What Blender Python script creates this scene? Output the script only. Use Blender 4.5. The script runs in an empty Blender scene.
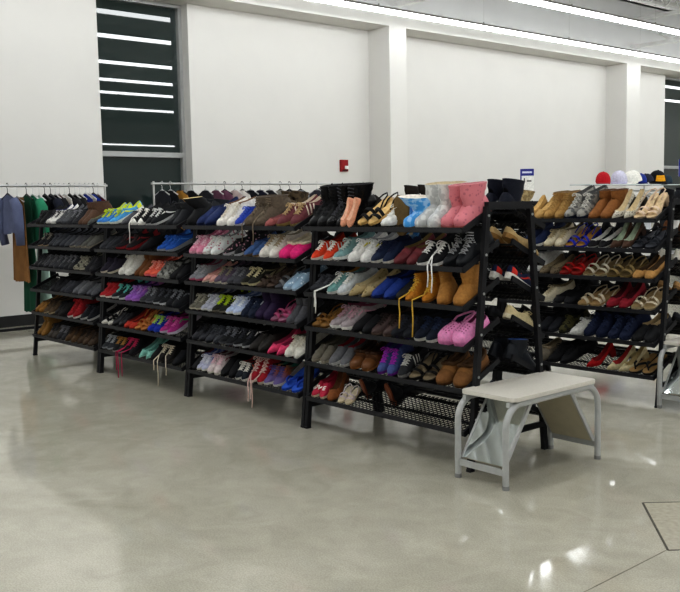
import bpy, bmesh, math, random
from mathutils import Matrix, Vector, Euler
from mathutils.bvhtree import BVHTree
random.seed(7)
SC = bpy.context.scene
COL = SC.collection
PI = math.pi

# ------------------------------------------------------------------ camera
F = 922.04; CX, CY = 340.0, 296.0; EYE = 1.45
RX = Vector((0.65872384, 0.75215431, -0.01862254))    # camera right in world
DY = Vector((0.06180619, -0.07876333, -0.99497554))   # camera down in world
FW = Vector((-0.74984192, 0.65426312, -0.09837107))   # camera forward in world
cam_d = bpy.data.cameras.new('camera'); cam = bpy.data.objects.new('camera', cam_d); COL.objects.link(cam)
M = Matrix.Identity(4)
for i in range(3):
    M[i][0] = RX[i]; M[i][1] = -DY[i]; M[i][2] = -FW[i]
M[2][3] = EYE
cam.matrix_world = M
cam_d.sensor_width = 36.0; cam_d.lens = F / 680.0 * 36.0; cam_d.clip_end = 200
SC.camera = cam

def ray(u, v):
    return RX * (u - CX) + DY * (v - CY) + FW * F
def x_at(u, y, z):
    """world X of the point at depth y, height z that stands in image column u"""
    # solve (p-c).RX * F = (u-CX) * (p-c).FW for p = (X, y, z)
    k = (u - CX) / F; dz = z - EYE
    a = RX.x - k * FW.x
    b = (RX.y - k * FW.y) * y + (RX.z - k * FW.z) * dz
    return -b / a
def on(u, v, ax, val):
    r = ray(u, v); c = Vector((0, 0, EYE)); t = (val - c[ax]) / r[ax]
    return c + r * t

# ------------------------------------------------------------------ materials
def lin(h):
    o = []
    for i in (0, 2, 4):
        c = int(h[i:i+2], 16) / 255.0
        o.append(c / 12.92 if c <= 0.04045 else ((c + 0.055) / 1.055) ** 2.4)
    return o + [1.0]
MATS = {}
def mat(spec, rough=0.75, metal=0.0, bump=0.15, scale=60.0, var=0.16, spec_lvl=0.22):
    """spec: 'rrggbb' or 'rrggbb:pattern:rrggbb'"""
    key = (spec, rough, metal, bump, scale, var)
    if key in MATS: return MATS[key]
    p = spec.split(':')
    m = bpy.data.materials.new('surface_' + spec.replace(':', '_')); m.use_nodes = True
    nt = m.node_tree; N = nt.nodes; Lk = nt.links
    b = N['Principled BSDF']
    b.inputs['Roughness'].default_value = rough; b.inputs['Metallic'].default_value = metal
    b.inputs['Specular IOR Level'].default_value = spec_lvl
    tc = N.new('ShaderNodeTexCoord'); nz = N.new('ShaderNodeTexNoise')
    nz.inputs['Scale'].default_value = scale; nz.inputs['Detail'].default_value = 4
    Lk.new(tc.outputs['Object'], nz.inputs['Vector'])
    rp = N.new('ShaderNodeValToRGB')
    c = lin(p[0])
    if len(p) == 1:
        rp.color_ramp.elements[0].position = 0.3; rp.color_ramp.elements[1].position = 0.7
        rp.color_ramp.elements[0].color = [x * (1 - var) for x in c[:3]] + [1]
        rp.color_ramp.elements[1].color = [min(1, x * (1 + var)) for x in c[:3]] + [1]
        Lk.new(nz.outputs['Fac'], rp.inputs['Fac']); src = rp.outputs['Color']
    else:
        c2 = lin(p[2]); kind = p[1]
        if kind in ('spots', 'snake'):
            vo = N.new('ShaderNodeTexVoronoi'); vo.inputs['Scale'].default_value = 45 if kind == 'spots' else 70
            Lk.new(tc.outputs['Object'], vo.inputs['Vector'])
            rp.color_ramp.elements[0].position = 0.24; rp.color_ramp.elements[1].position = 0.34; c, c2 = c2, c
            Lk.new(vo.outputs['Distance'], rp.inputs['Fac'])
        elif kind == 'stripes':
            wv = N.new('ShaderNodeTexWave'); wv.bands_direction = 'Y'; wv.inputs['Scale'].default_value = 12; wv.inputs['Distortion'].default_value = 1
            Lk.new(tc.outputs['Object'], wv.inputs['Vector'])
            rp.color_ramp.elements[0].position = 0.45; rp.color_ramp.elements[1].position = 0.55
            Lk.new(wv.outputs['Color'], rp.inputs['Fac'])
        elif kind == 'fade':       # heel colour to toe colour
            sp = N.new('ShaderNodeSeparateXYZ'); Lk.new(tc.outputs['Object'], sp.inputs['Vector'])
            mr = N.new('ShaderNodeMapRange'); mr.inputs['From Max'].default_value = 0.27
            Lk.new(sp.outputs['Y'], mr.inputs['Value'])
            Lk.new(mr.outputs['Result'], rp.inputs['Fac'])
            rp.color_ramp.elements[0].position = 0.2; rp.color_ramp.elements[1].position = 0.7
            if len(p) > 3:
                e = rp.color_ramp.elements.new(0.45); e.color = lin(p[3])
        else:                       # camo / marble
            nz.inputs['Scale'].default_value = 28
            rp.color_ramp.elements[0].position = 0.47; rp.color_ramp.elements[1].position = 0.55
            Lk.new(nz.outputs['Fac'], rp.inputs['Fac'])
        rp.color_ramp.elements[0].color = c
        rp.color_ramp.elements[len(rp.color_ramp.elements) - 1].color = c2
        src = rp.outputs['Color']
    Lk.new(src, b.inputs['Base Color'])
    if bump:
        bp = N.new('ShaderNodeBump'); bp.inputs['Strength'].default_value = bump; bp.inputs['Distance'].default_value = 0.01
        n2 = N.new('ShaderNodeTexNoise'); n2.inputs['Scale'].default_value = scale * 2.5
        Lk.new(tc.outputs['Object'], n2.inputs['Vector'])
        Lk.new(n2.outputs['Fac'], bp.inputs['Height']); Lk.new(bp.outputs['Normal'], b.inputs['Normal'])
    MATS[key] = m
    return m

# ------------------------------------------------------------------ mesh helpers
class MB:
    def __init__(s): s.v = []; s.f = []; s.sharp = set()
    def add(s, vs, fs):
        o = len(s.v); s.v += [tuple(x) for x in vs]; s.f += [tuple(i + o for i in f) for f in fs]; return o
    def box(s, x0, x1, y0, y1, z0, z1):
        s.add([(x0,y0,z0),(x1,y0,z0),(x1,y1,z0),(x0,y1,z0),(x0,y0,z1),(x1,y0,z1),(x1,y1,z1),(x0,y1,z1)],
              [(3,2,1,0),(4,5,6,7),(0,1,5,4),(1,2,6,5),(2,3,7,6),(3,0,4,7)])
    def bar(s, a, b, w, h, up=(0,0,1)):
        """rectangular bar from a to b, w across, h along up"""
        a = Vector(a); b = Vector(b); d = (b - a).normalized(); u = Vector(up)
        if abs(d.dot(u)) > 0.98: u = Vector((0, 1, 0))
        r = d.cross(u).normalized(); u = r.cross(d).normalized()
        vs = []
        for p in (a, b):
            for i, j in ((-1,-1),(1,-1),(1,1),(-1,1)):
                vs.append(p + r * (i * w / 2) + u * (j * h / 2))
        s.add(vs, [(0,1,2,3),(7,6,5,4),(0,4,5,1),(1,5,6,2),(2,6,7,3),(3,7,4,0)])
    def tube(s, pts, r, n=8, close=False, caps=True):
        pts = [Vector(p) for p in pts]; m = len(pts); rings = []
        prev = None
        for i, p in enumerate(pts):
            a = pts[max(i-1, 0)]; b = pts[min(i+1, m-1)]
            d = (b - a).normalized()
            if prev is None:
                ref = Vector((0,0,1)) if abs(d.z) < 0.9 else Vector((1,0,0))
                u = d.cross(ref).normalized()
            else:
                u = (prev - d * prev.dot(d)).normalized()
            prev = u; w = d.cross(u)
            rr = r[i] if isinstance(r, (list, tuple)) else r
            rings.append([p + u * (rr * math.cos(2*PI*k/n)) + w * (rr * math.sin(2*PI*k/n)) for k in range(n)])
        vs = [q for g in rings for q in g]; fs = []
        for i in range(m - 1):
            for k in range(n):
                k2 = (k + 1) % n
                fs.append((i*n+k, i*n+k2, (i+1)*n+k2, (i+1)*n+k))
        if caps:
            fs.append(tuple(reversed(range(n)))); fs.append(tuple((m-1)*n+k for k in range(n)))
        s.add(vs, fs)
    def grid(s, rows):
        n = len(rows[0]); vs = [p for r in rows for p in r]; fs = []
        for i in range(len(rows)-1):
            for k in range(n-1):
                fs.append((i*n+k, i*n+k+1, (i+1)*n+k+1, (i+1)*n+k))
        return s.add(vs, fs)
    def mesh(s, name, smooth=True, angle=None):
        me = bpy.data.meshes.new(name); me.from_pydata(s.v, [], s.f); me.validate(); me.update()
        bm = bmesh.new(); bm.from_mesh(me); bmesh.ops.recalc_face_normals(bm, faces=bm.faces); bm.to_mesh(me); bm.free()
        if smooth:
            me.polygons.foreach_set('use_smooth', [True] * len(me.polygons))
            if angle:
                me.set_sharp_from_angle(angle=math.radians(angle))
        return me

def link(name, me, material=None, parent=None, local=None):
    o = bpy.data.objects.new(name, me); COL.objects.link(o)
    if material is not None:
        if len(me.materials) == 0: me.materials.append(None)
        o.material_slots[0].link = 'OBJECT'; o.material_slots[0].material = material
    if parent is not None: o.parent = parent
    if local is not None: o.matrix_local = local
    return o
def build(mb, name, material, parent=None, smooth=False, angle=None):
    return link(name, mb.mesh(name, smooth, angle), material, parent)
def thing(name, label, cat, matrix=None, group=None):
    o = bpy.data.objects.new(name, None); o.empty_display_size = 0.05; COL.objects.link(o)
    if matrix is not None: o.matrix_world = matrix
    o['label'] = label; o['category'] = cat
    if group: o['group'] = group
    return o
def struct(o): o['kind'] = 'structure'; return o
def copy_tree(root):
    c = root.copy(); COL.objects.link(c)
    def rec(src, dst):
        for ch in src.children:
            d = ch.copy(); COL.objects.link(d); d.parent = dst; d.matrix_local = ch.matrix_local; rec(ch, d)
    rec(root, c)
    return c

# ------------------------------------------------------------------ room shell
def plain(name, hexc, rough, noise=0.03, scale=3.0, bump=0.05, sp=0.3):
    return mat(hexc, rough, 0, bump, scale, noise, sp)
M_WALL = plain('w', 'd3d1cd', 0.85, 0.015, 2.0, 0.04)
M_PIL = plain('p', 'd6d4d0', 0.85, 0.012, 2.0, 0.04)
M_DECK = plain('d', 'c6c6c4', 0.8, 0.06, 1.5, 0.05)
M_STEEL = mat('d3d3d1', 0.6, 0.0, 0.05, 8, 0.06)
M_ALU = mat('a8a9a8', 0.4, 0.4, 0.03, 10, 0.05)
M_BASEB = plain('bb', '2a2a2a', 0.6, 0.1)

def floor_material():
    m = bpy.data.materials.new('polished_concrete'); m.use_nodes = True
    nt = m.node_tree; N = nt.nodes; Lk = nt.links; b = N['Principled BSDF']
    tc = N.new('ShaderNodeTexCoord')
    def noise(scale, detail, rough=0.55, dist=0.0):
        n = N.new('ShaderNodeTexNoise'); n.inputs['Scale'].default_value = scale; n.inputs['Detail'].default_value = detail
        n.inputs['Roughness'].default_value = rough; n.inputs['Distortion'].default_value = dist
        Lk.new(tc.outputs['Object'], n.inputs['Vector']); return n
    a = noise(0.9, 8, 0.62, 0.6); g = noise(140, 3); s = noise(5, 6, 0.6, 1.2)
    r1 = N.new('ShaderNodeValToRGB'); r1.color_ramp.elements[0].position = 0.32; r1.color_ramp.elements[1].position = 0.68
    r1.color_ramp.elements[0].color = lin('aeaa9c'); r1.color_ramp.elements[1].color = lin('c2beb1')
    Lk.new(a.outputs['Fac'], r1.inputs['Fac'])
    r2 = N.new('ShaderNodeValToRGB'); r2.color_ramp.elements[0].position = 0.38; r2.color_ramp.elements[1].position = 0.62
    r2.color_ramp.elements[0].color = (0.86, 0.86, 0.86, 1); r2.color_ramp.elements[1].color = (1.08, 1.07, 1.05, 1)
    Lk.new(g.outputs['Fac'], r2.inputs['Fac'])
    r3 = N.new('ShaderNodeValToRGB'); r3.color_ramp.elements[0].position = 0.35; r3.color_ramp.elements[1].position = 0.7
    r3.color_ramp.elements[0].color = (0.92, 0.92, 0.91, 1); r3.color_ramp.elements[1].color = (1.06, 1.06, 1.06, 1)
    Lk.new(s.outputs['Fac'], r3.inputs['Fac'])
    mx = N.new('ShaderNodeMixRGB'); mx.blend_type = 'MULTIPLY'; mx.inputs[0].default_value = 1
    Lk.new(r1.outputs[0], mx.inputs[1]); Lk.new(r2.outputs[0], mx.inputs[2])
    my = N.new('ShaderNodeMixRGB'); my.blend_type = 'MULTIPLY'; my.inputs[0].default_value = 1
    Lk.new(mx.outputs[0], my.inputs[1]); Lk.new(r3.outputs[0], my.inputs[2])
    Lk.new(my.outputs[0], b.inputs['Base Color'])
    mr = N.new('ShaderNodeMapRange'); mr.inputs['To Min'].default_value = 0.02; mr.inputs['To Max'].default_value = 0.13
    Lk.new(s.outputs['Fac'], mr.inputs['Value']); Lk.new(mr.outputs[0], b.inputs['Roughness'])
    b.inputs['Specular IOR Level'].default_value = 0.55
    bp = N.new('ShaderNodeBump'); bp.inputs['Strength'].default_value = 0.018; bp.inputs['Distance'].default_value = 0.02
    w = noise(1.6, 3); Lk.new(w.outputs['Fac'], bp.inputs['Height']); Lk.new(bp.outputs[0], b.inputs['Normal'])
    return m
X0, X1, Y0, Y1, ZC = -11.4, 18.0, -5.0, 30.0, 5.6
mb = MB(); mb.box(-12.2, X1, Y0, Y1, -0.1, 0.0); M_FLOOR = floor_material()
struct(build(mb, 'floor', M_FLOOR))
mb = MB(); mb.box(-12.2, X1, Y0, Y1, ZC, ZC + 0.1)
for i in range(96):                                   # ribs of the roof deck
    x = -11.0 + i * 0.3
    mb.box(x, x + 0.1, Y0, Y1, ZC - 0.04, ZC)
struct(build(mb, 'ceiling', M_DECK))
# back wall with window openings; pilasters and header stand 0.5 m proud
SOF = 4.31
mb = MB()
mb.box(-11.75, -11.4, Y0, 5.80, 0, SOF); mb.box(-11.75, -11.4, 7.19, 20.1, 0, SOF); mb.box(-11.75, -11.4, 23.0, Y1, 0, SOF)
mb.box(-11.75, -11.4, 5.80, 7.19, 0, 0.12); mb.box(-11.75, -11.4, 20.1, 23.0, 0, 0.12)
struct(build(mb, 'wall_back', M_WALL))
mb = MB(); mb.box(-11.75, -10.9, Y0, Y1, SOF, 4.60)
struct(build(mb, 'wall_header', M_PIL))
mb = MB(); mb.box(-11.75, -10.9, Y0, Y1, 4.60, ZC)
struct(build(mb, 'wall_upper', plain('u', 'bdbdbc', 0.85, 0.03, 1.5, 0.04)))  # same paint as the header; shade above the strips put into this grey
for k, (a, b_) in enumerate(((3.2, 3.75), (10.67, 11.06), (17.67, 18.2), (24.6, 25.1))):
    mb = MB(); mb.box(-11.4, -10.9, a, b_, 0, SOF); struct(build(mb, 'trim_%d' % (k + 1), M_PIL))
mb = MB(); mb.box(X1, X1 + 0.1, Y0, Y1, 0, ZC); struct(build(mb, 'wall_front', M_WALL))
mb = MB(); mb.box(-12.2, X1, Y0 - 0.1, Y0, 0, ZC); struct(build(mb, 'wall_south', M_WALL))
mb = MB(); mb.box(-12.2, X1, Y1, Y1 + 0.1, 0, ZC); struct(build(mb, 'wall_north', M_WALL))
mb = MB()
for a, b_ in ((3.75, 5.80), (7.19, 10.67), (11.06, 17.67), (18.2, 20.1)):
    mb.box(-11.4, -11.385, a, b_, 0, 0.14)
struct(build(mb, 'baseboard_back', M_BASEB))

def glass_material():
    m = bpy.data.materials.new('night_window_glass'); m.use_nodes = True
    b = m.node_tree.nodes['Principled BSDF']; N = m.node_tree.nodes
    nz = N.new('ShaderNodeTexNoise'); nz.inputs['Scale'].default_value = 0.6
    rp = N.new('ShaderNodeValToRGB'); rp.color_ramp.elements[0].color = lin('1e2827'); rp.color_ramp.elements[1].color = lin('2e3a38')
    m.node_tree.links.new(nz.outputs['Fac'], rp.inputs['Fac']); m.node_tree.links.new(rp.outputs[0], b.inputs['Base Color'])
    b.inputs['Roughness'].default_value = 0.015; b.inputs['IOR'].default_value = 1.6; b.inputs['Specular IOR Level'].default_value = 0.6
    return m
M_GLASS = glass_material()
def window(idx, a, b_):
    w = bpy.data.objects.new('window_%d' % idx, None); COL.objects.link(w); struct(w)
    fr = MB()
    fr.box(-11.66, -11.56, a, a + 0.05, 0.12, SOF); fr.box(-11.66, -11.56, b_ - 0.055, b_, 0.12, SOF)
    for z0, z1 in ((0.12, 0.19), (2.165, 2.235), (SOF - 0.05, SOF)):
        fr.box(-11.66, -11.56, a + 0.05, b_ - 0.055, z0, z1)
    build(fr, 'window_frame', M_ALU, w)
    for z0, z1 in ((0.19, 2.165), (2.235, SOF - 0.05)):
        g = MB(); g.box(-11.64, -11.63, a + 0.05, b_ - 0.055, z0, z1); build(g, 'pane', M_GLASS, w)
    j = MB(); j.box(-11.74, -11.70, a, b_, 0.12, SOF); build(j, 'night_backing', mat('0a0d0d', 0.9, 0, 0), w)
window(1, 5.80, 7.19); window(2, 20.1, 23.0)

# saw-cut patch and joints in the slab
M_JOINT = mat('57544c', 0.9, 0, 0.2, 30, 0.2)
mb = MB()
def cut(a, b_, w=0.008):
    mb.bar((a[0], a[1], 0.0006), (b_[0], b_[1], 0.0006), w, 0.001)
cut((-2.30, 3.91), (-1.95, 4.32), 0.007); cut((-2.30, 3.91), (-1.905, 3.44), 0.010); cut((-1.905, 3.44), (-1.55, 3.86), 0.010)
struct(build(mb, 'trim_5', M_JOINT))
mb = MB(); mb.bar((-1.9, 2.2, 0.0006), (-1.91, 3.43, 0.0006), 0.004, 0.001)
struct(build(mb, 'trim_6', mat('7d796d', 0.8, 0, 0.2, 30, 0.2)))
M_PATCH = mat('b2ac9c', 0.2, 0, 0.1, 40, 0.12)
mb = MB(); mb.add([(-2.295, 3.912, 0.0003), (-1.905, 3.448, 0.0003), (-1.55, 3.862, 0.0003), (-1.95, 4.316, 0.0003)], [(0, 1, 2, 3)])
struct(build(mb, 'trim_7', M_PATCH))

# ------------------------------------------------------------------ strip lights and roof steel
def emit(name, col, strength):
    m = bpy.data.materials.new(name); m.use_nodes = True; b = m.node_tree.nodes['Principled BSDF']
    b.inputs['Base Color'].default_value = (0.9, 0.9, 0.9, 1); b.inputs['Emission Color'].default_value = col; b.inputs['Emission Strength'].default_value = strength
    return m
M_TUBES = [emit('strip_diffuser_%d' % k, (0.955, 0.985, 1.0, 1), e_) for k, e_ in enumerate((8.5, 14.0, 15.0, 14.5, 14.0, 14.0, 14.0, 14.0, 15.0))]
M_HOUS = mat('8d8b88', 0.5, 0.1, 0.0)
ZS = 4.36
where = ['closest to the white pilaster wall', 'second from the pilaster wall', 'third from the pilaster wall', 'over the shoe racks',
         'over the bench aisle', 'over the open floor', 'added short fill, over the open floor', 'added short fill, deep in the store', 'along the far side of the store']
for k, xs in enumerate((-10.38, -8.62, -6.05, -3.75, -1.65, 1.75, 4.6, 8.0, 15.5)):
    t = thing('strip_light', 'long white linear strip light hung in the row ' + where[k], 'light', Matrix.Translation((xs, 0, ZS)), 'linear strip lights')
    ye = 11.0 if k in (6, 7) else 29.5  # the short pair is added, unseen behind the camera, to light the shoes frontally
    h = MB(); h.box(-0.045, 0.045, -4.5, ye, 0.05, 0.085); build(h, 'housing', M_HOUS, t)
    d = MB(); d.box(-0.045, 0.045, -4.5, ye, 0.0, 0.05); build(d, 'diffuser', M_TUBES[k], t)
    if k < 2:
        for i in range(10):
            y = 2.6 + i * 2.45
            q = MB(); q.tube([(0, y, 0.085), (0, y, 0.12)], 0.012, 6); q.tube([(0, y, 0.15), (0, y, ZC - ZS)], 0.0013, 5)
            build(q, 'hanger', M_HOUS, t)
for k, gy in enumerate((3.83, 10.84, 17.85, 24.86)):
    t = thing('roof_girder', 'pale steel roof girder with diagonal webs, ' + ('over the clothes rail', 'above the pilaster with the fire alarm', 'above the pilaster nearer the dark window', 'beyond the dark window')[k], 'girder', Matrix.Translation((0, gy, 0)), 'roof girders')
    b1 = MB(); b1.bar((-10.9, 0, 4.66), (5.9, 0, 4.66), 0.09, 0.07); build(b1, 'bottom_chord', M_STEEL, t)
    b2 = MB(); b2.bar((-10.9, 0, 5.22), (5.9, 0, 5.22), 0.09, 0.07); build(b2, 'top_chord', M_STEEL, t)
    x = -10.75
    while x < 5:
        w = MB(); w.bar((x, 0, 5.2), (x + 0.7, 0, 4.68), 0.035, 0.035); w.bar((x + 0.7, 0, 4.68), (x + 1.4, 0, 5.2), 0.035, 0.035)
        build(w, 'web', M_STEEL, t); x += 1.4
for k, jx in enumerate((-10.0, -8.5, -7.0, -5.5)):
    t = thing('roof_joist', 'slim open-web steel roof joist under the deck, ' + ('first', 'second', 'third', 'fourth')[k] + ' from the pilaster wall', 'joist', Matrix.Translation((jx, 0, 0)), 'roof joists')
    b1 = MB(); b1.bar((0, Y0 + .1, 5.29), (0, Y1 - .1, 5.29), 0.06, 0.04); build(b1, 'bottom_chord', M_STEEL, t)
    b2 = MB(); b2.bar((0, Y0 + .1, 5.54), (0, Y1 - .1, 5.54), 0.06, 0.04); build(b2, 'top_chord', M_STEEL, t)
    w = MB(); y = 8.0
    while y < 28:
        w.bar((0, y, 5.3), (0, y + 0.3, 5.54), 0.02, 0.02); w.bar((0, y + 0.3, 5.54), (0, y + 0.6, 5.3), 0.02, 0.02); y += 0.6
    build(w, 'web_lattice', M_STEEL, t)
# fire alarm on the wall
t = thing('fire_alarm', 'small red fire alarm with clear strobe on the white wall panel', 'fire alarm', Matrix.Translation((-11.4, 10.065, 2.08)))
mb = MB(); mb.box(0, 0.045, -0.075, 0.075, -0.09, 0.1); o = build(mb, 'housing', mat('8f1d22', 0.45, 0, 0.03), t)
mb = MB(); mb.box(0.045, 0.075, 0.0, 0.055, -0.05, 0.0); build(mb, 'strobe_lens', mat('f4f2ee', 0.2, 0, 0), t)
mb = MB(); mb.box(0.045, 0.05, -0.055, 0.055, -0.085, -0.06); build(mb, 'speaker_grille', mat('3a1013', 0.6, 0, 0), t)

# ------------------------------------------------------------------ shoe racks
M_BLACK = mat('222225', 0.5, 0.1, 0.05, 40, 0.12)
M_LIP = mat('2c2c2f', 0.45, 0.1, 0.05, 40, 0.12)
M_DECKM = mat('161618', 0.5, 0.1, 0.05, 40, 0.12)
TILT = math.radians(25.5)
LIPZ = [1.318, 1.108, 0.900, 0.680, 0.452, 0.222]
BX = [-8.97, -7.54, -6.07, -4.63, -3.20]
TRAY_D = 0.27
def deck_mesh(w):
    mb = MB(); d = TRAY_D; n = int(w / 0.032)
    t = 0.0035
    def seg(a, b_):
        mb.bar((a[0], a[1], 0), (b_[0], b_[1], 0), 0.006, t)
    # diagonal expanded-metal strands, clipped to the tray rectangle
    for sgn, k0 in ((1, -int(d / 0.032 * 1.2) - 1), (-1, 0)):
        for k in range(k0, n + int(d / 0.032 * 1.2) + 2):
            xs = k * 0.032; pts = []
            sl = 1.1 * sgn
            xa, xb = xs, xs + d * sl
            y0, y1 = 0.0, d
            def clip(xl):
                return (xl - xs) / sl
            lo, hi = 0.0, d
            if sl > 0: lo = max(lo, clip(0)); hi = min(hi, clip(w))
            else: lo = max(lo, clip(w)); hi = min(hi, clip(0))
            if hi - lo > 0.004:
                seg((xs + lo * sl, lo), (xs + hi * sl, hi))
    return mb.mesh('mesh_deck', False)
def rack_frame_end(t, x, inner):
    """one A-frame end at local x; y measured from the rack centre"""
    for s in (-1, 1):
        l = MB(); l.bar((x, s * 0.33, 0.012), (x, s * 0.185, 1.425), 0.028, 0.034, (0, s, 0.1)); build(l, 'leg', M_BLACK, t)
        c = MB(); c.box(x - 0.0145, x + 0.0145, s * 0.331 - 0.019, s * 0.331 + 0.019, 0, 0.014); build(c, 'foot_cap', M_BLACK, t)
    b = MB(); b.bar((x, -0.19, 1.43), (x, 0.19, 1.43), 0.03, 0.042); build(b, 'top_bar', M_BLACK, t)
    b = MB(); b.bar((x, -0.31, 0.155), (x, 0.31, 0.155), 0.024, 0.03); build(b, 'cross_bar', M_BLACK, t)
    bolts = MB()
    for z in LIPZ:
        for s in (-1, 1):
            yy = s * (0.33 - 0.145 * (z + 0.06) / 1.42)
            bolts.tube([(x + inner * 0.0, yy, z + 0.06), (x - inner * 0.018, yy, z + 0.06)], 0.008, 6)
    build(bolts, 'bolt_rivet', M_ALU, t)
def make_rack(x0, x1, yc, label, group):
    t = thing('shoe_rack', label, 'shoe rack', Matrix.Translation((0, yc, 0)), group)
    a, b_ = x0 + 0.018, x1 - 0.018
    rack_frame_end(t, a, 1); rack_frame_end(t, b_, -1)
    w = (b_ - a) - 0.052
    dm = deck_mesh(w)
    lm = MB(); lm.box(0, w, -0.003, 0.003, -0.027, 0.0); lm.box(0, w, 0.003, 0.022, -0.030, -0.027)
    lmm = lm.mesh('lip', False)
    sm = MB()
    for xx in (0, w):
        sm.bar((xx, 0.0, -0.018), (xx, .33 * math.cos(TILT), -0.018 + .33 * math.sin(TILT)), 0.012, 0.03)
    for f in (0.5, 0.98, 1.2):
        yy = TRAY_D * f * math.cos(TILT); zz = (-0.044 if f < 1.1 else -0.038) + TRAY_D * f * math.sin(TILT)
        sm.bar((0, yy, zz), (w, yy, zz), 0.018, 0.012)
    smm = sm.mesh('side_rail', False)
    for z in LIPZ:
        for s in (-1, 1):
            sh = bpy.data.objects.new('shelf', None); COL.objects.link(sh); sh.parent = t
            if s < 0: sh.matrix_local = Matrix.Translation((a + 0.026, -0.355, z))
            else: sh.matrix_local = Matrix.Translation((b_ - 0.026, 0.355, z)) @ Matrix.Rotation(PI, 4, 'Z')
            d = link('mesh_deck', dm, M_DECKM, sh); d.matrix_local = Matrix.Translation((0, 0.003, -0.028)) @ Matrix.Rotation(TILT, 4, 'X')
            link('lip', lmm, M_LIP, sh); link('side_rail', smm, M_BLACK, sh)
    return t
YC1, YC2 = 4.052, 6.150
RL = ['black A-frame shoe rack bay ending by the hanging clothes', 'black A-frame shoe rack bay under the dark window, third from bench',
      'black A-frame shoe rack bay holding the hot pink flats, second from bench', 'black A-frame shoe rack bay with pink boots on top, ending at the bench']
for i in range(4): make_rack(BX[i], BX[i + 1], YC1, RL[i], 'front row of shoe racks')
make_rack(-4.74, -3.30, YC2, 'black A-frame shoe rack in the rear row, tan boots along its top', 'rear row of shoe racks')
make_rack(-6.19, -4.75, YC2, 'black A-frame shoe rack in the rear row, hidden behind the front row', 'rear row of shoe racks')

# ------------------------------------------------------------------ shoe builder
def interp(pts, t):
    if t <= pts[0][0]: return pts[0][1]
    for (a, va), (b_, vb) in zip(pts, pts[1:]):
        if t <= b_:
            k = (t - a) / (b_ - a); return va + (vb - va) * k
    return pts[-1][1]
ROUND = [(0, .30), (.02, .48), (.06, .70), (.12, .86), (.22, .99), (.30, 1.0), (.45, .88), (.60, .76), (.75, .74), (.88, .72), (.95, .56), (.985, .40), (1, .26)]
POINT = [(0, .08), (.03, .20), (.08, .38), (.15, .62), (.25, .90), (.33, .96), (.45, .84), (.60, .70), (.75, .66), (.88, .64), (.95, .52), (.985, .38), (1, .24)]
WIDE = [(0, .38), (.02, .60), (.06, .82), (.12, .96), (.22, 1.04), (.30, 1.05), (.45, .98), (.60, .88), (.75, .86), (.88, .82), (.95, .64), (.985, .44), (1, .28)]
FLAT0 = [(0, 0), (1, 0)]
TY = {}
def ty(name, L=.298, W=.085, toe=ROUND, zb=[(0, .007), (.12, .002), (.3, 0), (1, .001)], ts=[(0, .018), (.3, .018), (1, .026)],
       h=[(0, .022), (.04, .036), (.12, .050), (.25, .062), (.38, .082), (.46, .096)], rim=[(.46, .096), (.58, .074), (.75, .062), (.9, .072), (1, .078)], t0=.46,
       laces=True, shaft=None, fold=1.07, heel=0, extras=()):
    TY[name] = dict(L=L, W=W, toe=toe, zb=zb, ts=ts, h=h, rim=rim, t0=t0, laces=laces, shaft=shaft, fold=fold, heel=heel, extras=extras)
ty('sneaker', extras=('stripe', 'toecap'))
ty('plain', extras=('toecap',))
ty('striped', extras=('bars',))
ty('runner', zb=[(0, .020), (.15, .004), (.35, 0), (1, .004)], ts=[(0, .016), (.3, .026), (1, .038)], h=[(0, .020), (.05, .036), (.15, .048), (.28, .060), (.40, .080), (.47, .098)],
   rim=[(.47, .098), (.6, .072), (.78, .060), (.92, .078), (1, .082)], extras=('stripe', 'heel'))
ty('hightop', h=[(0, .024), (.04, .040), (.12, .052), (.25, .064), (.40, .094), (.52, .126)], rim=[(.52, .126), (.7, .116), (1, .114)], t0=.52, extras=('toecap',))
ty('slipon', h=[(0, .020), (.04, .034), (.12, .046), (.25, .056), (.38, .068), (.44, .074)], rim=[(.44, .074), (.6, .056), (.8, .050), (1, .064)], t0=.44, laces=False)
ty('loafer', h=[(0, .018), (.04, .032), (.12, .044), (.25, .054), (.36, .066)], rim=[(.36, .066), (.5, .054), (.75, .046), (1, .062)], t0=.36, laces=False, ts=[(0, .010), (.5, .010), (.7, .012), (.74, .024), (1, .026)], fold=1.04, extras=('bandstrap',))
ty('oxford', h=[(0, .022), (.04, .034), (.12, .044), (.25, .056), (.38, .074), (.45, .086)], rim=[(.45, .086), (.6, .066), (.8, .056), (1, .066)], t0=.45, ts=[(0, .012), (.6, .012), (.66, .024), (1, .028)], fold=1.05)
ty('flat', toe=ROUND, W=.084, L=.25, h=[(0, .014), (.04, .026), (.12, .036), (.22, .042)], rim=[(.22, .042), (.35, .032), (.7, .032), (1, .052)], t0=.22, laces=False, ts=[(0, .008), (1, .010)], fold=1.03)
ty('pflat', toe=POINT, W=.084, L=.26, h=[(0, .012), (.06, .024), (.15, .036), (.25, .042)], rim=[(.25, .042), (.4, .032), (.7, .032), (1, .054)], t0=.25, laces=False, ts=[(0, .008), (1, .012)], fold=1.03)
HB = [(0, .008), (.25, .0), (.38, .004), (.55, .026), (.75, .056), (1, .078)]
ty('pump', toe=POINT, W=.082, L=.235, zb=HB, ts=[(0, .006), (1, .006)], h=[(0, .014), (.06, .026), (.15, .036), (.26, .044)], rim=[(.26, .044), (.4, .030), (.7, .028), (1, .056)], t0=.26, laces=False, fold=1.02, heel=1)
HB2 = [(0, .008), (.25, .002), (.4, .006), (.6, .022), (.8, .036), (1, .044)]
ty('lowpump', toe=ROUND, W=.084, L=.24, zb=HB2, ts=[(0, .008), (1, .008)], h=[(0, .018), (.06, .032), (.15, .042), (.28, .050)], rim=[(.28, .050), (.4, .034), (.7, .030), (1, .058)], t0=.28, laces=False, fold=1.02, heel=1)
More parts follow.
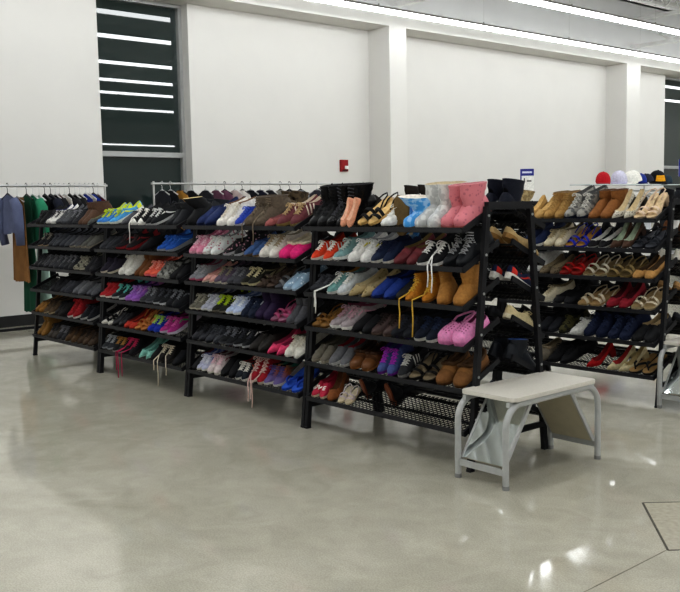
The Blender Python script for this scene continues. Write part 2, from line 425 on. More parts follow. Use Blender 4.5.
ty('ankle', zb=[(0, .008), (.12, .002), (.3, 0), (1, 0)], h=[(0, .026), (.04, .042), (.12, .054), (.25, .066), (.40, .094), (.52, .106), (.7, .104), (.9, .098), (1, .085)], t0=2, laces=True, shaft=(.135, .68, .25), ts=[(0, .018), (.6, .018), (.66, .028), (1, .030)])
ty('chelsea', toe=ROUND, h=[(0, .022), (.04, .036), (.12, .048), (.25, .062), (.40, .092), (.52, .104), (.7, .104), (.9, .098), (1, .085)], t0=2, laces=False, shaft=(.130, .69, .24), ts=[(0, .010), (.6, .012), (.66, .034), (1, .036)])
ty('boot', h=[(0, .026), (.04, .042), (.12, .054), (.25, .066), (.40, .096), (.52, .106), (.7, .104), (.9, .098), (1, .085)], t0=2, laces=True, shaft=(.185, .68, .26), ts=[(0, .018), (.6, .018), (.66, .030), (1, .032)])
ty('tall', L=.27, h=[(0, .024), (.04, .038), (.12, .050), (.25, .064), (.40, .094), (.52, .106), (.7, .104), (.9, .098), (1, .085)], t0=2, laces=False, shaft=(.36, .69, .24), ts=[(0, .012), (.6, .014), (.66, .032), (1, .034)])
ty('ugg', toe=WIDE, zb=[(0, .003), (.1, 0), (1, 0)], L=.255, W=.096, h=[(0, .034), (.04, .052), (.12, .064), (.25, .074), (.40, .098), (.52, .106), (.7, .104), (.9, .098), (1, .085)], t0=2, laces=False, shaft=(.185, .67, .29), ts=[(0, .016), (1, .018)], fold=1.03)
ty('welly', toe=WIDE, zb=[(0, .003), (.1, 0), (1, 0)], L=.225, W=.09, h=[(0, .034), (.04, .052), (.12, .062), (.25, .068), (.40, .090), (.52, .100), (.7, .098), (.9, .092), (1, .08)], t0=2, laces=False, shaft=(.165, .66, .34), ts=[(0, .016), (.6, .016), (.66, .024), (1, .026)], fold=1.04)
ty('slipper', toe=WIDE, W=.1, L=.255, h=[(0, .026), (.04, .044), (.12, .056), (.25, .064), (.40, .070)], rim=[(.40, .070), (.55, .058), (.8, .050), (1, .058)], t0=.40, laces=False, ts=[(0, .012), (1, .014)], fold=1.03, extras=('cuff',))
ty('moc', toe=WIDE, W=.098, L=.265, h=[(0, .026), (.04, .042), (.12, .054), (.25, .060), (.38, .072)], rim=[(.38, .072), (.55, .056), (.8, .050), (1, .066)], t0=.38, laces=False, ts=[(0, .012), (1, .014)], fold=1.03, extras=('cuff', 'bandstrap'))
ty('clog', toe=WIDE, W=.106, L=.25, h=[(0, .034), (.04, .056), (.12, .072), (.25, .082), (.40, .088), (.48, .088)], rim=[(.48, .088), (.6, .052), (.8, .046), (1, .056)], t0=.48, laces=False, ts=[(0, .022), (1, .024)], fold=1.04, extras=('holes', 'backstrap'))
ty('sandal', W=.092, L=.255, ts=[(0, .014), (1, .022)], h=None, laces=False, extras=('straps',))
ty('flipflop', W=.092, L=.255, ts=[(0, .014), (1, .020)], h=None, laces=False, extras=('thong',))
ty('wedge', W=.086, L=.235, zb=HB2, ts=[(0, .010), (1, .010)], h=None, laces=False, extras=('straps',), heel=1)
ty('heelsandal', W=.082, L=.23, zb=HB, ts=[(0, .010), (1, .008)], h=None, laces=False, extras=('straps',), heel=1)

def section(P, t):
    L, W = P['L'], P['W']; w = W / 2 * interp(P['toe'], t); y = t * L
    zb = interp(P['zb'], t); base = zb + interp(P['ts'], t) - 0.002
    cx = 0.006 * math.sin(PI * min(1, t * 1.1)) - 0.003
    op = P['t0'] <= t < 0.985
    pts = []
    if not op:
        top = zb + (interp(P['h'], t) if t < P['t0'] else interp(P['rim'], t))
        n = 13
        for i in range(n):
            a = PI * (1 - i / (n - 1))
            ca, sa = math.cos(a), math.sin(a)
            x = w * math.copysign(abs(ca) ** 0.75, ca); z = base + (top - base) * (sa ** 0.85)
            pts.append((cx + x, y, z))
    else:
        r = zb + interp(P['rim'], t); wr = w * (0.74 if P['W'] > .083 else .86); ins = base + 0.006
        for i in range(5):
            k = i / 4; bul = 1 + 0.10 * math.sin(PI * k)
            pts.append((cx - (w + (wr - w) * k ** 1.4) * bul, y, base + (r - base) * k))
        pts.append((cx - wr + 0.007, y, base + (r - base) * 0.8)); pts.append((cx, y, ins)); pts.append((cx + wr - 0.007, y, base + (r - base) * 0.8))
        for i in range(4, -1, -1):
            k = i / 4; bul = 1 + 0.10 * math.sin(PI * k)
            pts.append((cx + (w + (wr - w) * k ** 1.4) * bul, y, base + (r - base) * k))
    return [Vector(p) for p in pts]
def surf(P, t, s):
    """point on the vamp: s in 0..12 (fractional)"""
    q = section(P, t); i = min(11, int(s)); k = s - i
    return q[i] * (1 - k) + q[i + 1] * k
def offs(P, t, s, d):
    p = surf(P, t, s); e = 0.004
    a = surf(P, min(1, t + .02), s) - surf(P, max(0, t - .02), s)
    b_ = surf(P, t, min(12, s + .3)) - surf(P, t, max(0, s - .3))
    n = a.cross(b_)
    if n.length < 1e-9: n = Vector((0, 0, 1))
    n.normalize()
    if n.dot(Vector((p.x, 0, 0.03))) < 0: n = -n
    return p + n * d
def patch(mb, P, t0, t1, s0, s1, d=0.0022, n=5, m=6):
    rows = []
    for i in range(n + 1):
        t = t0 + (t1 - t0) * i / n
        rows.append([offs(P, t, s0 + (s1 - s0) * j / m, d) for j in range(m + 1)])
    mb.grid(rows)
MESHES = {}
def shoe_parts(kind, lean=None):
    key = (kind, lean)
    if key in MESHES: return MESHES[key]
    P = TY[kind]; L, W = P['L'], P['W']; out = []          # (part name, mesh, colour slot)
    # ---- sole
    ST = [0, .012, .03, .06, .10, .16, .23, .30, .38, .46, .55, .64, .70, .78, .86, .92, .96, .985, 1.0]
    sm = MB(); lt, lb, rt_, rb = [], [], [], []
    for t in ST:
        w = W / 2 * interp(P['toe'], t) * P['fold'] + 0.001
        y = t * L + (-0.004 if t == 0 else 0.004 if t == 1 else 0)
        zb = interp(P['zb'], t); zt = zb + interp(P['ts'], t)
        cx = 0.006 * math.sin(PI * min(1, t * 1.1)) - 0.003
        lt.append((cx - w, y, zt)); rt_.append((cx + w, y, zt)); lb.append((cx - w * .96, y, zb)); rb.append((cx + w * .96, y, zb))
    n = len(ST)
    sm.add(lb + lt + rt_ + rb, [f for i in range(n - 1) for f in ((i, i + 1, n + i + 1, n + i), (n + i, n + i + 1, 2*n + i + 1, 2*n + i), (2*n + i, 2*n + i + 1, 3*n + i + 1, 3*n + i), (3*n + i, 3*n + i + 1, i + 1, i))] + [(0, n, 2*n, 3*n), (4*n - 1, 3*n - 1, 2*n - 1, n - 1)])
    out.append(('sole', sm.mesh('sole', True, 50), 's'))
    if P['heel']:
        hm = MB(); zt = interp(P['zb'], .92); w = W / 2 * .62
        ring = lambda y0, y1, ww, z: [(-ww, y0, z), (ww, y0, z), (ww, y1, z), (-ww, y1, z)]
        hm.add(ring(L * .78, L * .995, w, zt) + ring(L * .84, L * .985, w * .62, 0.0), [(0, 4, 5, 1), (1, 5, 6, 2), (2, 6, 7, 3), (3, 7, 4, 0), (4, 7, 6, 5), (0, 1, 2, 3)])
        out.append(('heel', hm.mesh('heel', False), 's'))
    if P['h']:
        t0 = P['t0']
        if t0 < 1:
            TS = [0, .012, .03, .06, .10, .15, .20, .26, .32, .38, .44, .50]
            TS = [t for t in TS if t < t0 - .015] + [t0 - .012, t0] + [t0 + (0.96 - t0) * k / 6 for k in range(1, 7)] + [.984, .99, 1.0]
        else:
            TS = [0, .012, .03, .06, .10, .15, .20, .26, .32, .38, .44, .50, .56, .62, .7, .78, .86, .92, .96, .985, 1.0]
        secs = [section(P, t) for t in TS]
        um = MB(); lm = MB(); um.v = [tuple(p) for s in secs for p in s]; lm.v = list(um.v)
        for i in range(len(TS) - 1):
            opn = t0 <= TS[i] < .985 or t0 <= TS[i + 1] < .985
            for j in range(12):
                f = (i * 13 + j, i * 13 + j + 1, (i + 1) * 13 + j + 1, (i + 1) * 13 + j)
                (lm if opn and 4 <= j <= 7 else um).f.append(f)
        for base, dy in ((0, -.005), ((len(TS) - 1) * 13, .004)):
            q = [Vector(um.v[base + k]) for k in range(13)]; c = Vector((q[6].x, q[6].y + dy, q[0].z * .6 + q[6].z * .4)); ci = len(um.v); um.v.append(tuple(c)); lm.v.append(tuple(c))
            for k in range(12): um.f.append((base + k, base + k + 1, ci) if base == 0 else (base + k + 1, base + k, ci))
            um.f.append((base + 12, base, ci) if base == 0 else (base, base + 12, ci))
        out.append(('upper', um.mesh('upper', True), 'u'))
        if lm.f: out.append(('lining', lm.mesh('lining', True), 'i'))
        if P['laces']:
            lc = MB(); ta, tb = .20, min(t0, .54) - .03; rows = 5
            top = 6.0
            for r in range(rows):
                t = ta + (tb - ta) * r / (rows - 1)
                pp = [offs(P, t, 4.0 + j * 0.5, 0.0045) for j in range(9)]
                lc.tube(pp, 0.0028, 5)
                if r < rows - 1:
                    t2 = t + (tb - ta) / (rows - 1)
                    for sa, sb in ((4.2, 7.8), (7.8, 4.2)):
                        lc.tube([offs(P, t + (t2 - t) * j / 4, sa + (sb - sa) * j / 4, 0.0055) for j in range(5)], 0.0026, 5)
            if tb > .3:
                p0 = offs(P, tb, 6, .008)
                for sx in (-1, 1):                      # bow
                    lc.tube([p0, p0 + Vector((sx * .018, -.012, .008)), p0 + Vector((sx * .034, -.02, -.002)), p0 + Vector((sx * .022, -.03, -.006)), p0 + Vector((0, -.01, .002))], .003, 5)
            out.append(('laces', lc.mesh('laces', True), 'a'))
            tg = MB(); patch(tg, P, .17, tb + .01, 5.0, 7.0, .0018)
            out.append(('tongue', tg.mesh('tongue', True), 't'))
        if P['shaft']:
            H, yc, ry = P['shaft']; yc *= L; ry *= L; ln = 0.42 if lean is None else lean
            n = 18; rows = []; z0 = 0.04
            m = 9
            for k in range(m + 1):
                q = k / m; z = z0 + (H - z0) * q
                rx_ = (W / 2 * .74) * (1 + .06 * q); ry_ = ry * (1.0 - .16 * math.sin(PI * min(1, q * 1.6)) + .10 * q)
                wr = 1 + .03 * math.sin(q * 19 + .8)
                oy = ln * max(0, z - .09) + (0 if q > .2 else 0)
                rows.append([Vector((rx_ * wr * math.cos(2 * PI * j / n), yc + oy + ry_ * wr * math.sin(2 * PI * j / n) * (1.0), z - 0.36 * q * q * ry_ * math.sin(2 * PI * j / n))) for j in range(n + 1)])
            s1 = MB(); s1.grid(rows)
            out.append(('shaft', s1.mesh('shaft', True), 'u'))
            inn = [rows[-1]]
            ctr = sum(rows[-1][:n], Vector()) / n
            inn.append([ctr + (p - ctr) * .86 + Vector((0, 0, .003)) for p in rows[-1]])
            dwn = Vector((0, -ln, -1)) * 0.07
            inn.append([ctr + (p - ctr) * .80 + dwn for p in rows[-1]])
            inn.append([ctr + (p - ctr) * .02 + dwn for p in rows[-1]])
            s2 = MB(); s2.grid(inn); out.append(('lining', s2.mesh('lining', True), 'i'))
            if P['laces']:
                l2 = MB()
                for k in range(3, m):
                    a, b_ = rows[k], rows[min(m, k + 1)]
                    j0 = int(n * .75)
                    l2.tube([a[j0 - 2] + Vector((0, -.006, 0)), a[j0] * .5 + b_[j0] * .5 + Vector((0, -.007, 0)), a[j0 + 2] + Vector((0, -.006, 0))], .0036, 5)
                out.append(('laces', l2.mesh('laces', True), 'a'))
    E = P['extras']
    if 'toecap' in E:
        q = MB(); patch(q, P, .004, .13, .3, 11.7, .0016, 6, 10); out.append(('toe_cap', q.mesh('toe_cap', True), 'c'))
    if 'stripe' in E:
        for a, b_ in ((.6, 3.2), (11.4, 8.8)):
            q = MB(); rows = []
            for i in range(8):
                k = i / 7; t = .34 + .40 * k; s = a + (b_ - a) * (0.15 + .75 * (1 - k) ** 1.5) ; wd = .9 * math.sin(PI * (k * .85 + .1)) * (1 if a < 6 else -1)
                rows.append([offs(P, t, s, .0022), offs(P, t, s + wd * .5, .0026), offs(P, t, s + wd, .0022)])
            q.grid(rows)
            out.append(('side_stripe', q.mesh('side_stripe', True), 'd'))
    if 'bars' in E:
        for a, b_ in ((.4, 3.6), (11.6, 8.4)):
          for k in range(3):
            q = MB(); t = .36 + k * .085
            q.grid([[offs(P, t + dt + .06 * j / 4, a + (b_ - a) * j / 4, .0022) for j in range(5)] for dt in (0, .035)])
            out.append(('side_stripe', q.mesh('side_stripe', True), 'd'))
    if 'heel' in E:
        for a, b_ in ((.2, 3.4), (11.8, 8.6)):
            q = MB(); patch(q, P, .84, .975, a, b_, .002, 4, 4)
            out.append(('heel_counter', q.mesh('heel_counter', True), 'd'))
    if 'bandstrap' in E:
        q = MB(); rows = []
        for t in (.24, .27, .30, .325): rows.append([offs(P, t, 2 + j * .8, .003) for j in range(11)])
        q.grid(rows); out.append(('strap', q.mesh('strap', True), 'a'))
    if 'cuff' in E:
        q = MB(); t0 = P['t0']; ts = [t0 + (.97 - t0) * k / 7 for k in range(8)]
        lft = [section(P, t)[4] for t in ts]; rgt = [section(P, t)[8] for t in ts]
        path = [lft[0] * .5 + rgt[0] * .5] + lft + [lft[-1] * .5 + rgt[-1] * .5 + Vector((0, .006, .004))] + rgt[::-1] + [lft[0] * .5 + rgt[0] * .5]
        q.tube(path, .011, 7); out.append(('fur_collar', q.mesh('fur_collar', True), 'i'))
    if 'holes' in E:
        q = MB()
        for t in (.14, .21, .28, .35):
            for s in (3.6, 4.7, 5.8, 6.9, 8.0):
                c = offs(P, t + (.03 if int(s * 2) % 2 else 0), s, .0015)
                nrm = (offs(P, t, s, .01) - offs(P, t, s, .0)).normalized(); u = nrm.orthogonal().normalized(); v = nrm.cross(u)
                q.add([c + u * (.0042 * math.cos(k * PI / 4)) + v * (.0042 * math.sin(k * PI / 4)) for k in range(8)], [tuple(range(8))])
        out.append(('vent_dots', q.mesh('vent_dots', False), 'i'))
    if 'backstrap' in E:
        q = MB(); p = section(P, .5)
        q.tube([p[3] + Vector((-.002, 0, 0))] + [Vector((x * W * .5, L * (.62 + .36 * (1 - abs(x) ** 2.2)), .080)) for x in (-.95, -.7, -.35, 0, .35, .7, .95)] + [p[9] + Vector((.002, 0, 0))], .006, 6)
        out.append(('heel_strap', q.mesh('heel_strap', True), 'u'))
    if 'straps' in E or 'thong' in E:
        ib = MB(); rows = []
        for t in ST:
            w = W / 2 * interp(P['toe'], t) * .98; cx = 0.006 * math.sin(PI * min(1, t * 1.1)) - 0.003; z = interp(P['zb'], t) + interp(P['ts'], t) + .0012
            rows.append([(cx - w, t * L, z + .002), (cx, t * L, z), (cx + w, t * L, z + .002)])
        ib.grid(rows); out.append(('footbed', ib.mesh('footbed', True), 'i'))
        def band(mb, t, wd, hh, sk=0.0):
            w = W / 2 * interp(P['toe'], t) * 1.02; z = interp(P['zb'], t) + interp(P['ts'], t) - .004; rr = []
            for dy, dz in ((-wd / 2, 0), (0, .002), (wd / 2, 0)):
                rr.append([(-w * math.copysign(abs(math.cos(a)) ** .8, math.cos(a)), t * L + dy + sk * math.cos(a), z + (hh + dz) * math.sin(a) ** .8) for a in [PI * k / 10 for k in range(11)]])
            mb.grid(rr)
        if 'straps' in E:
            for t, wd, hh, sk in ((.20, .024, .034, .006), (.36, .022, .048, -.008)):
                q = MB(); band(q, t, wd, hh, sk); out.append(('strap', q.mesh('strap', True), 'u'))
            q = MB(); z = interp(P['zb'], .9) + .05
            q.tube([(-W * .42, L * .55, z - .035), (-W * .38, L * .75, z - .005), (-W * .28, L * .92, z), (0, L * .99, z + .004), (W * .28, L * .92, z), (W * .38, L * .75, z - .005), (W * .42, L * .55, z - .035)], .0045, 6)
            out.append(('heel_strap', q.mesh('heel_strap', True), 'u'))
        else:
            q = MB(); z = interp(P['ts'], .2)
            for sx in (-1, 1):
                q.tube([(0, L * .17, z), (0, L * .18, z + .018), (sx * W * .2, L * .26, z + .034), (sx * W * .40, L * .42, z + .026), (sx * W * .45, L * .55, z)], [.005, .006, .008, .009, .006], 6)
            out.append(('thong_strap', q.mesh('thong_strap', True), 'u'))
    MESHES[key] = out
    return out
KIND = dict(sneaker='sneaker', plain='sneaker', striped='sneaker', runner='running_shoe', hightop='high_top_sneaker', slipon='slip_on_shoe', loafer='loafer', oxford='oxford_shoe', flat='ballet_flat', pflat='pointed_flat',
            pump='high_heel', lowpump='low_heel', ankle='ankle_boot', chelsea='ankle_boot', boot='lace_up_boot', tall='tall_boot', ugg='sheepskin_boot', welly='rain_boot', slipper='slipper', moc='moccasin', clog='clog',
            sandal='sandal', flipflop='flip_flop', wedge='heeled_sandal', heelsandal='heeled_sandal')
CAT = dict(ankle='boot', chelsea='boot', boot='boot', tall='boot', ugg='boot', welly='boot', sandal='sandal', flipflop='sandal', wedge='sandal', heelsandal='sandal', slipper='slipper', sneaker='sneaker', plain='sneaker', striped='sneaker', runner='sneaker', hightop='sneaker')
ROUGH = dict(shiny=.22, patent=.22)
def make_shoe(kind, mtx, cols, label, group=None, lean=None, mirror=False, size=1.0, fin=.75, few=False):
    """cols: dict u s a i t c d -> colour spec"""
    if mirror: mtx = mtx @ Matrix.Diagonal((-1, 1, 1, 1))
    t = thing(KIND[kind], label, CAT.get(kind, 'shoe'), mtx @ Matrix.Scale(size, 4), group)
    for name, me, slot in shoe_parts(kind, lean):
        if few and name in ('tongue', 'toe_cap', 'side_stripe', 'heel_counter'): continue
        c = cols.get(slot)
        if c is None:
            c = cols['u'] if slot in 'tcd' else ('2a2624' if slot == 'i' else cols['u'])
        if c == '-': continue
        r = fin if slot in 'u' else .7
        m = mat(c, r, 0.0, .12 if r > .4 else .04, 60)
        link(name, me, m, t)
    return t
exec_data = None
# ------------------------------------------------------------------ what stands on the racks
BK, DK, DG, GY, LG, WH, CR = '151517', '242427', '3c3c40', '737378', 'a9a9ac', 'e8e6e0', 'd8ccb0'
NV, RB, BR, TN, BE, MR, TP = '1b2340', '1f3fa0', '553522', 'a9733a', 'c9ac7c', '5c2730', '6a5f54'
# (toe columns, kind, upper, sole, laces/strap, lining, label words, options)
D = {}
D[4, 1] = [
 ((313.5, 322), 'boot', BK, BK, DK, BK, 'black leather combat boot', dict(fin=.35)),
 ((335, 342.5), 'boot', '111113', BK, '4a4a50', BK, 'shiny black buckled combat boot', dict(fin=.2)),
 ((352, 359), 'flat', 'd79a7e', 'c98a6c', None, 'e6b89e', 'peach pink baby flat', dict(size=.72, up=46)),
 ((372, 381), 'sandal', BK, 'c9a468', BK, 'dcb97c', 'black strappy sandal with straw footbed', dict(size=1.0, up=12)),
 ((395,), 'runner', WH, WH, WH, GY, 'white running shoe', {}),
 ((403,), 'welly', '3f86cf:camo:7db4e6', '6d5836', None, CR, 'blue galaxy rain boot showing its brown sole', dict(pose=(-88, 0, 12), dz=.19, dy=.05)),
 ((415,), 'welly', '4a9be0:camo:9cc6ee', '6d5836', None, 'ece6dc', 'blue galaxy rain boot flopped forward', dict(lean=-.55, yaw=-32)),
 ((430, 440), 'ugg', 'bdbdbd:camo:dcdcda', 'd0cec8', None, 'b9a98a', 'silver glitter boot', dict(fin=.35, size=1.0, yaw=-6)),
 ((449.5, 461.5), 'welly', 'd27f88:spots:b86a78', 'b3635e', None, 'b8747a', 'pink speckled rain boot', dict(fin=.4, size=1.08, yaw=-4))]
D[4, 2] = [
 ((314, 326), 'striped', 'd8482a', 'e8ded2', 'f0ece4', '8a2a1a', 'orange red sneaker with white stripes', dict(d=WH, size=.9)),
 ((337.5,), 'runner', '7c9c9c', 'e8eae6', 'cfd8d4', '56706e', 'teal grey running shoe', dict(size=1.05)),
 ((351, 363), 'sneaker', 'e4e2de', 'efeeea', 'f4f3ee', LG, 'chunky white sneaker with yellow flower', dict(d='d6c94a', size=1.02)),
 ((382.5, 390.5), 'plain', '1e2944', 'dcd8cc', NV, NV, 'navy canvas shoe', dict(size=.95)),
 ((398, 408), 'loafer', '6b2f34', '54292c', '7c3b40', '6d5a33', 'maroon leather loafer', dict(fin=.45)),
 ((419, 430), 'striped', '1a1a1d', 'e9e7e2', 'eceae6', DK, 'black three stripe trainer', dict(d='eceae6', hang1=[(.0, .13), (.03, .16)])),
 ((443, 455), 'ankle', '17191d', '1b1c20', '9a9a9c', BK, 'black lace-up work boot', dict(fin=.4, size=.98))]
D[4, 3] = [
 ((307, 314), 'runner', '3c3d42', '2a2a2c', '55565c', BK, 'charcoal running shoe', dict(size=.88)),
 ((325,), 'plain', '77a3a0', WH, 'e8e8e4', 'a9793f', 'aqua sneaker with tan insole', dict(hang0=[(-.09, .14), (-.10, .10)])),
 ((335,), 'plain', 'c9cdd0', WH, 'e8e8e4', GY, 'pale grey sneaker', {}),
 ((346, 355.5), 'pflat', 'b9a67e:spots:8d7a50', 'a8946a', None, 'c9b890', 'beige flower-toe flat', dict(size=1.12)),
 ((370, 379), 'slipon', '27408c', '1c2c60', None, '16204a', 'cobalt blue slip-on', dict(size=1.05)),
 ((390.5,), 'slipon', DK, BK, None, BK, 'black slip-on', {}),
 ((407, 424.5), 'ankle', 'c4832f', '8a5a28', 'd8b04a', '6b4a28', 'wheat work boot with yellow laces', dict(size=.80, yaws=(8, 16), hang0=[(-.03, .17)], hang1=[(-.05, .21)])),
 ((444, 458), 'ugg', 'a6763d', '8a5f30', None, 'd3bd96', 'tan sheepskin boot', dict(size=.9, yaws=(40, 4), leans=(.75, .42)))]
D[4, 4] = [
 ((301.5, 311), 'sandal', '8d6532:spots:4a3218', '6d4f2c', '3a2a1a', '8d6a3c', 'leopard strap sandal', dict(size=.95)),
 ((322.5, 339), 'runner', '9a8f92', 'e9e6e2', 'b8949e', '96506a', 'grey and pink running shoe', dict(size=1.15, d='c58da0', yaw=-6)),
 ((354.5, 363), 'slipon', '17171a', BK, None, BK, 'black suede slip-on', {}),
 ((373, 386), 'oxford', '4c3b39', '6a5a50', '2c2220', '241c1a', 'dusky brown oxford', dict(fin=.4)),
 ((402, 412.5), 'runner', '1d1f26', '2c2e36', '30323c', BK, 'black mesh running shoe', {}),
 ((423, 432), 'sneaker', '161c2c', 'd5d3cb', '24304a', BK, 'midnight blue sneaker with pale sole', dict(d='20283c')),
 ((445, 455.5), 'clog', 'e08fbd', 'd985b4', None, '8a3f66', 'pink foam clog with holes', dict(fin=.5, size=1.02))]
D[4, 5] = [
 ((307.5, 314), 'slipon', '6c675c', '9a9484', None, '4c483e', 'taupe canvas slip-on', dict(size=.94)),
 ((323, 331), 'slipon', '66666a', 'b9b9b6', None, '8f2630', 'grey slip-on with red lining', dict(size=.98)),
 ((341, 352), 'moc', '6c4628', '8a5a30', '4d2f18', '3a2414', 'brown leather mule', dict(fin=.3, size=.98)),
 ((385, 395.5), 'hightop', '4a5688', '6b2a86', 'a835b0', '4c2486', 'purple lace blue hiking sneaker', dict(size=.9, yaw=4, t='5b2f96')),
 ((405,), 'striped', '2c2d30', '8d8b88', 'b9b9b6', BK, 'dark trainer with silver bars', dict(d='d0cfca', size=.95)),
 ((416.5, 426), 'sandal', '1a1a1b', '23201c', BK, '85775f', 'black and beige sport sandal', {}),
 ((438, 449.5), 'moc', '7a5430', '5f4126', '8a6238', '4a3420', 'brown suede moccasin', dict(size=1.08, hang=None))]
D[4, 6] = [
 ((307.5, 316), 'slipon', 'b32c46', 'cfc0a4', None, '8a1f34', 'red canvas slip-on with white letters', dict(size=.82, letters=True)),
 ((325.5,), 'lowpump', '8a5430', '6d4426', None, '5a3820', 'brown leather mule heel', {}),
 ((339, 346.5), 'sandal', 'e4d6d6', 'd8c9a4', 'd99ab4', 'e6d9bc', 'white and pink kids sandal', dict(size=.66)),
 ((358,), 'tall', '1d1e22', '7b4730', None, BK, 'black tall boot lying with brown sole showing', dict(pose=(-62, 0, -30), roll=46, dz=.155, dy=.03, size=.86, fin=.4)),
 ((383,), 'tall', '1d1e22', '7b4730', None, BK, 'black tall boot toppled on its side', dict(pose=(-60, 0, -26), roll=36, dz=.16, dy=.03, size=.86, fin=.4))]
D[3, 1] = [
 ((183,), 'ugg', '151517', BK, None, 'cdb98a', 'black fur boot with cream cuff', dict(lean=-.5, yaw=14, size=.98)),
 ((191.5, 200), 'slipon', '222f58', '1a2342', None, '1a2344', 'navy suede loafer', dict(size=1.22)),
 ((219.5, 228), 'hightop', 'e3dfd8', 'efece6', 'd9d2c4', '7a5a42', 'off-white leather high-top', dict(size=.95)),
 ((237,), 'sneaker', '2742a4', 'b9b7bf', '4c66c4', '1c2c70', 'royal blue sneaker', dict(d='3450b4')),
 ((247.5, 256.5), 'ankle', '675c50', '564c42', '776a5a', '4a4036', 'taupe suede ankle boot', dict(size=1.0, fin=.9, hang0=[(.0, .12)], hang1=[(.02, .14)])),
 ((266.5,), 'flat', '9a5a58', '7a4a48', None, '6b3c3c', 'dusty rose flat', {}),
 ((280, 292.5), 'striped', '6c3a40', '8a7648', 'b49a72', 'b9aa98', 'burgundy sneaker with tan laces', dict(d='e0d2c0', size=1.12))]
D[3, 2] = [
 ((185, 193.5), 'sneaker', 'd98aa4:spots:efc9d4', 'e0a4b6', 'e9c4d0', 'b0607a', 'pink patterned sneaker', dict(d='e8b8c8')),
 ((203, 213.5), 'plain', 'dcdedc:spots:b06478', 'e4e2de', 'e8e6e2', '8a8a8c', 'white floral print sneaker', {}),
 ((226, 236), 'slipon', '1d1d20:spots:b98a98', 'b9b9bb', None, BK, 'black floral slip-on', {}),
 ((247, 254.5), 'slipon', '46618e', '6d5a44', None, '2c4066', 'denim blue slip-on', dict(size=.95)),
 ((262, 271), 'sneaker', 'dcd8cf', 'e6e2da', 'a8977a', '8d8676', 'white sneaker with tan laces', dict(size=1.12, d='cfc9be')),
 ((283.5, 293), 'slipper', 'e0307e', 'c22a70', None, 'd8ccb4', 'hot pink slipper with fleece lining', dict(d='4a2a9a'))]
D[3, 3] = [
 ((188, 194), 'runner', '86878c', 'b25c74', 'a4a4a8', '7a3c50', 'grey mesh pink-trim runner', dict(size=.92)),
 ((199, 205.5), 'pflat', 'd0a098', 'cfc3ae', None, 'b98a80', 'pale pink pointed flat', {}),
 ((211.5, 218), 'plain', '5c5060', 'c9c2b2', '8d8670', '35323c', 'mauve canvas sneaker', dict(size=.9)),
 ((225, 232), 'runner', '4a4a50', '5c5c62', '77777c', BK, 'dark grey running shoe', dict(size=.95)),
 ((238, 247), 'runner', '26251f', 'b0a886', 'cfc6a0', BK, 'black cream-laced trail shoe', dict(size=1.0, d='8a8468')),
 ((257, 264), 'sandal', '4c3f38', '3c332c', BR, '5c4c42', 'brown sport sandal', {}),
 ((272.5,), 'sandal', '7a7a7c', '4a4a4c', GY, '55555a', 'grey strappy sandal', {}),
 ((282.5, 292.5), 'slipon', '93adc4:spots:d8e4ec', 'b4c8d8', None, '54687c', 'pale blue glitter slip-on', dict(fin=.3))]
D[3, 4] = [
 ((186, 192), 'runner', '6d6a5f', 'b0aa98', 'a8a494', '3a3834', 'stone grey runner', dict(size=.92)),
 ((197.5, 203.5), 'runner', 'a6a8b6', 'd6d6d2', 'd2d4de', '55586a', 'lavender white runner', dict(size=.95)),
 ((211, 216.5), 'runner', '24261f', '6a655a', 'b7cf2c', BK, 'black runner with lime laces', dict(d='a9c42a', t='a2bc28')),
 ((221.5, 228.5), 'runner', 'b6c2de', 'e6e6e2', 'e4e8f0', '6a7aa8', 'white and sky-blue runner', {}),
 ((236, 243), 'sneaker', '1c2438', '33394a', '2c3650', BK, 'dark navy sneaker', dict(d='c9ccd4')),
 ((251, 260.5), 'ugg', '2f2140', '20182c', None, '4a3c5c', 'dark purple sheepskin boot', dict(size=.9)),
 ((272.5, 279.5), 'sandal', 'b8567e', '8a4662', 'c97a9a', '9a6a80', 'magenta strap sandal', dict(size=.92)),
 ((286.5, 293.5), 'chelsea', '55555a', '6a6a6e', None, '35353a', 'grey suede ankle boot', dict(size=.85))]
D[3, 5] = [
 ((192, 199), 'oxford', '2c2d33', DK, BK, BK, 'black leather oxford', dict(fin=.3)),
 ((208, 215.5), 'oxford', '33353c', '26272c', '4a4c54', BK, 'graphite work shoe', dict(fin=.35)),
 ((224, 231), 'runner', '1b1c20', '55565c', '70727a', BK, 'black runner with grey sole', dict(d='9a9ca4')),
 ((238.5, 245.5), 'runner', '17181b', 'a9aaad', '3a3c44', BK, 'black runner with white stripe', dict(d='e6e6e4')),
 ((252.5, 260), 'slipon', '33302e', '292624', None, '1c1a18', 'dark taupe slip-on', dict(size=1.02)),
 ((267.5, 274.5), 'pflat', 'dc4a74', 'c03c64', None, '8f2a4a', 'hot coral pointed flat', dict(size=1.1)),
 ((283.5, 290.5), 'plain', 'dad6cc', 'e6e2d8', 'cfc8ba', '6f685c', 'white leather sneaker', dict(size=1.02))]
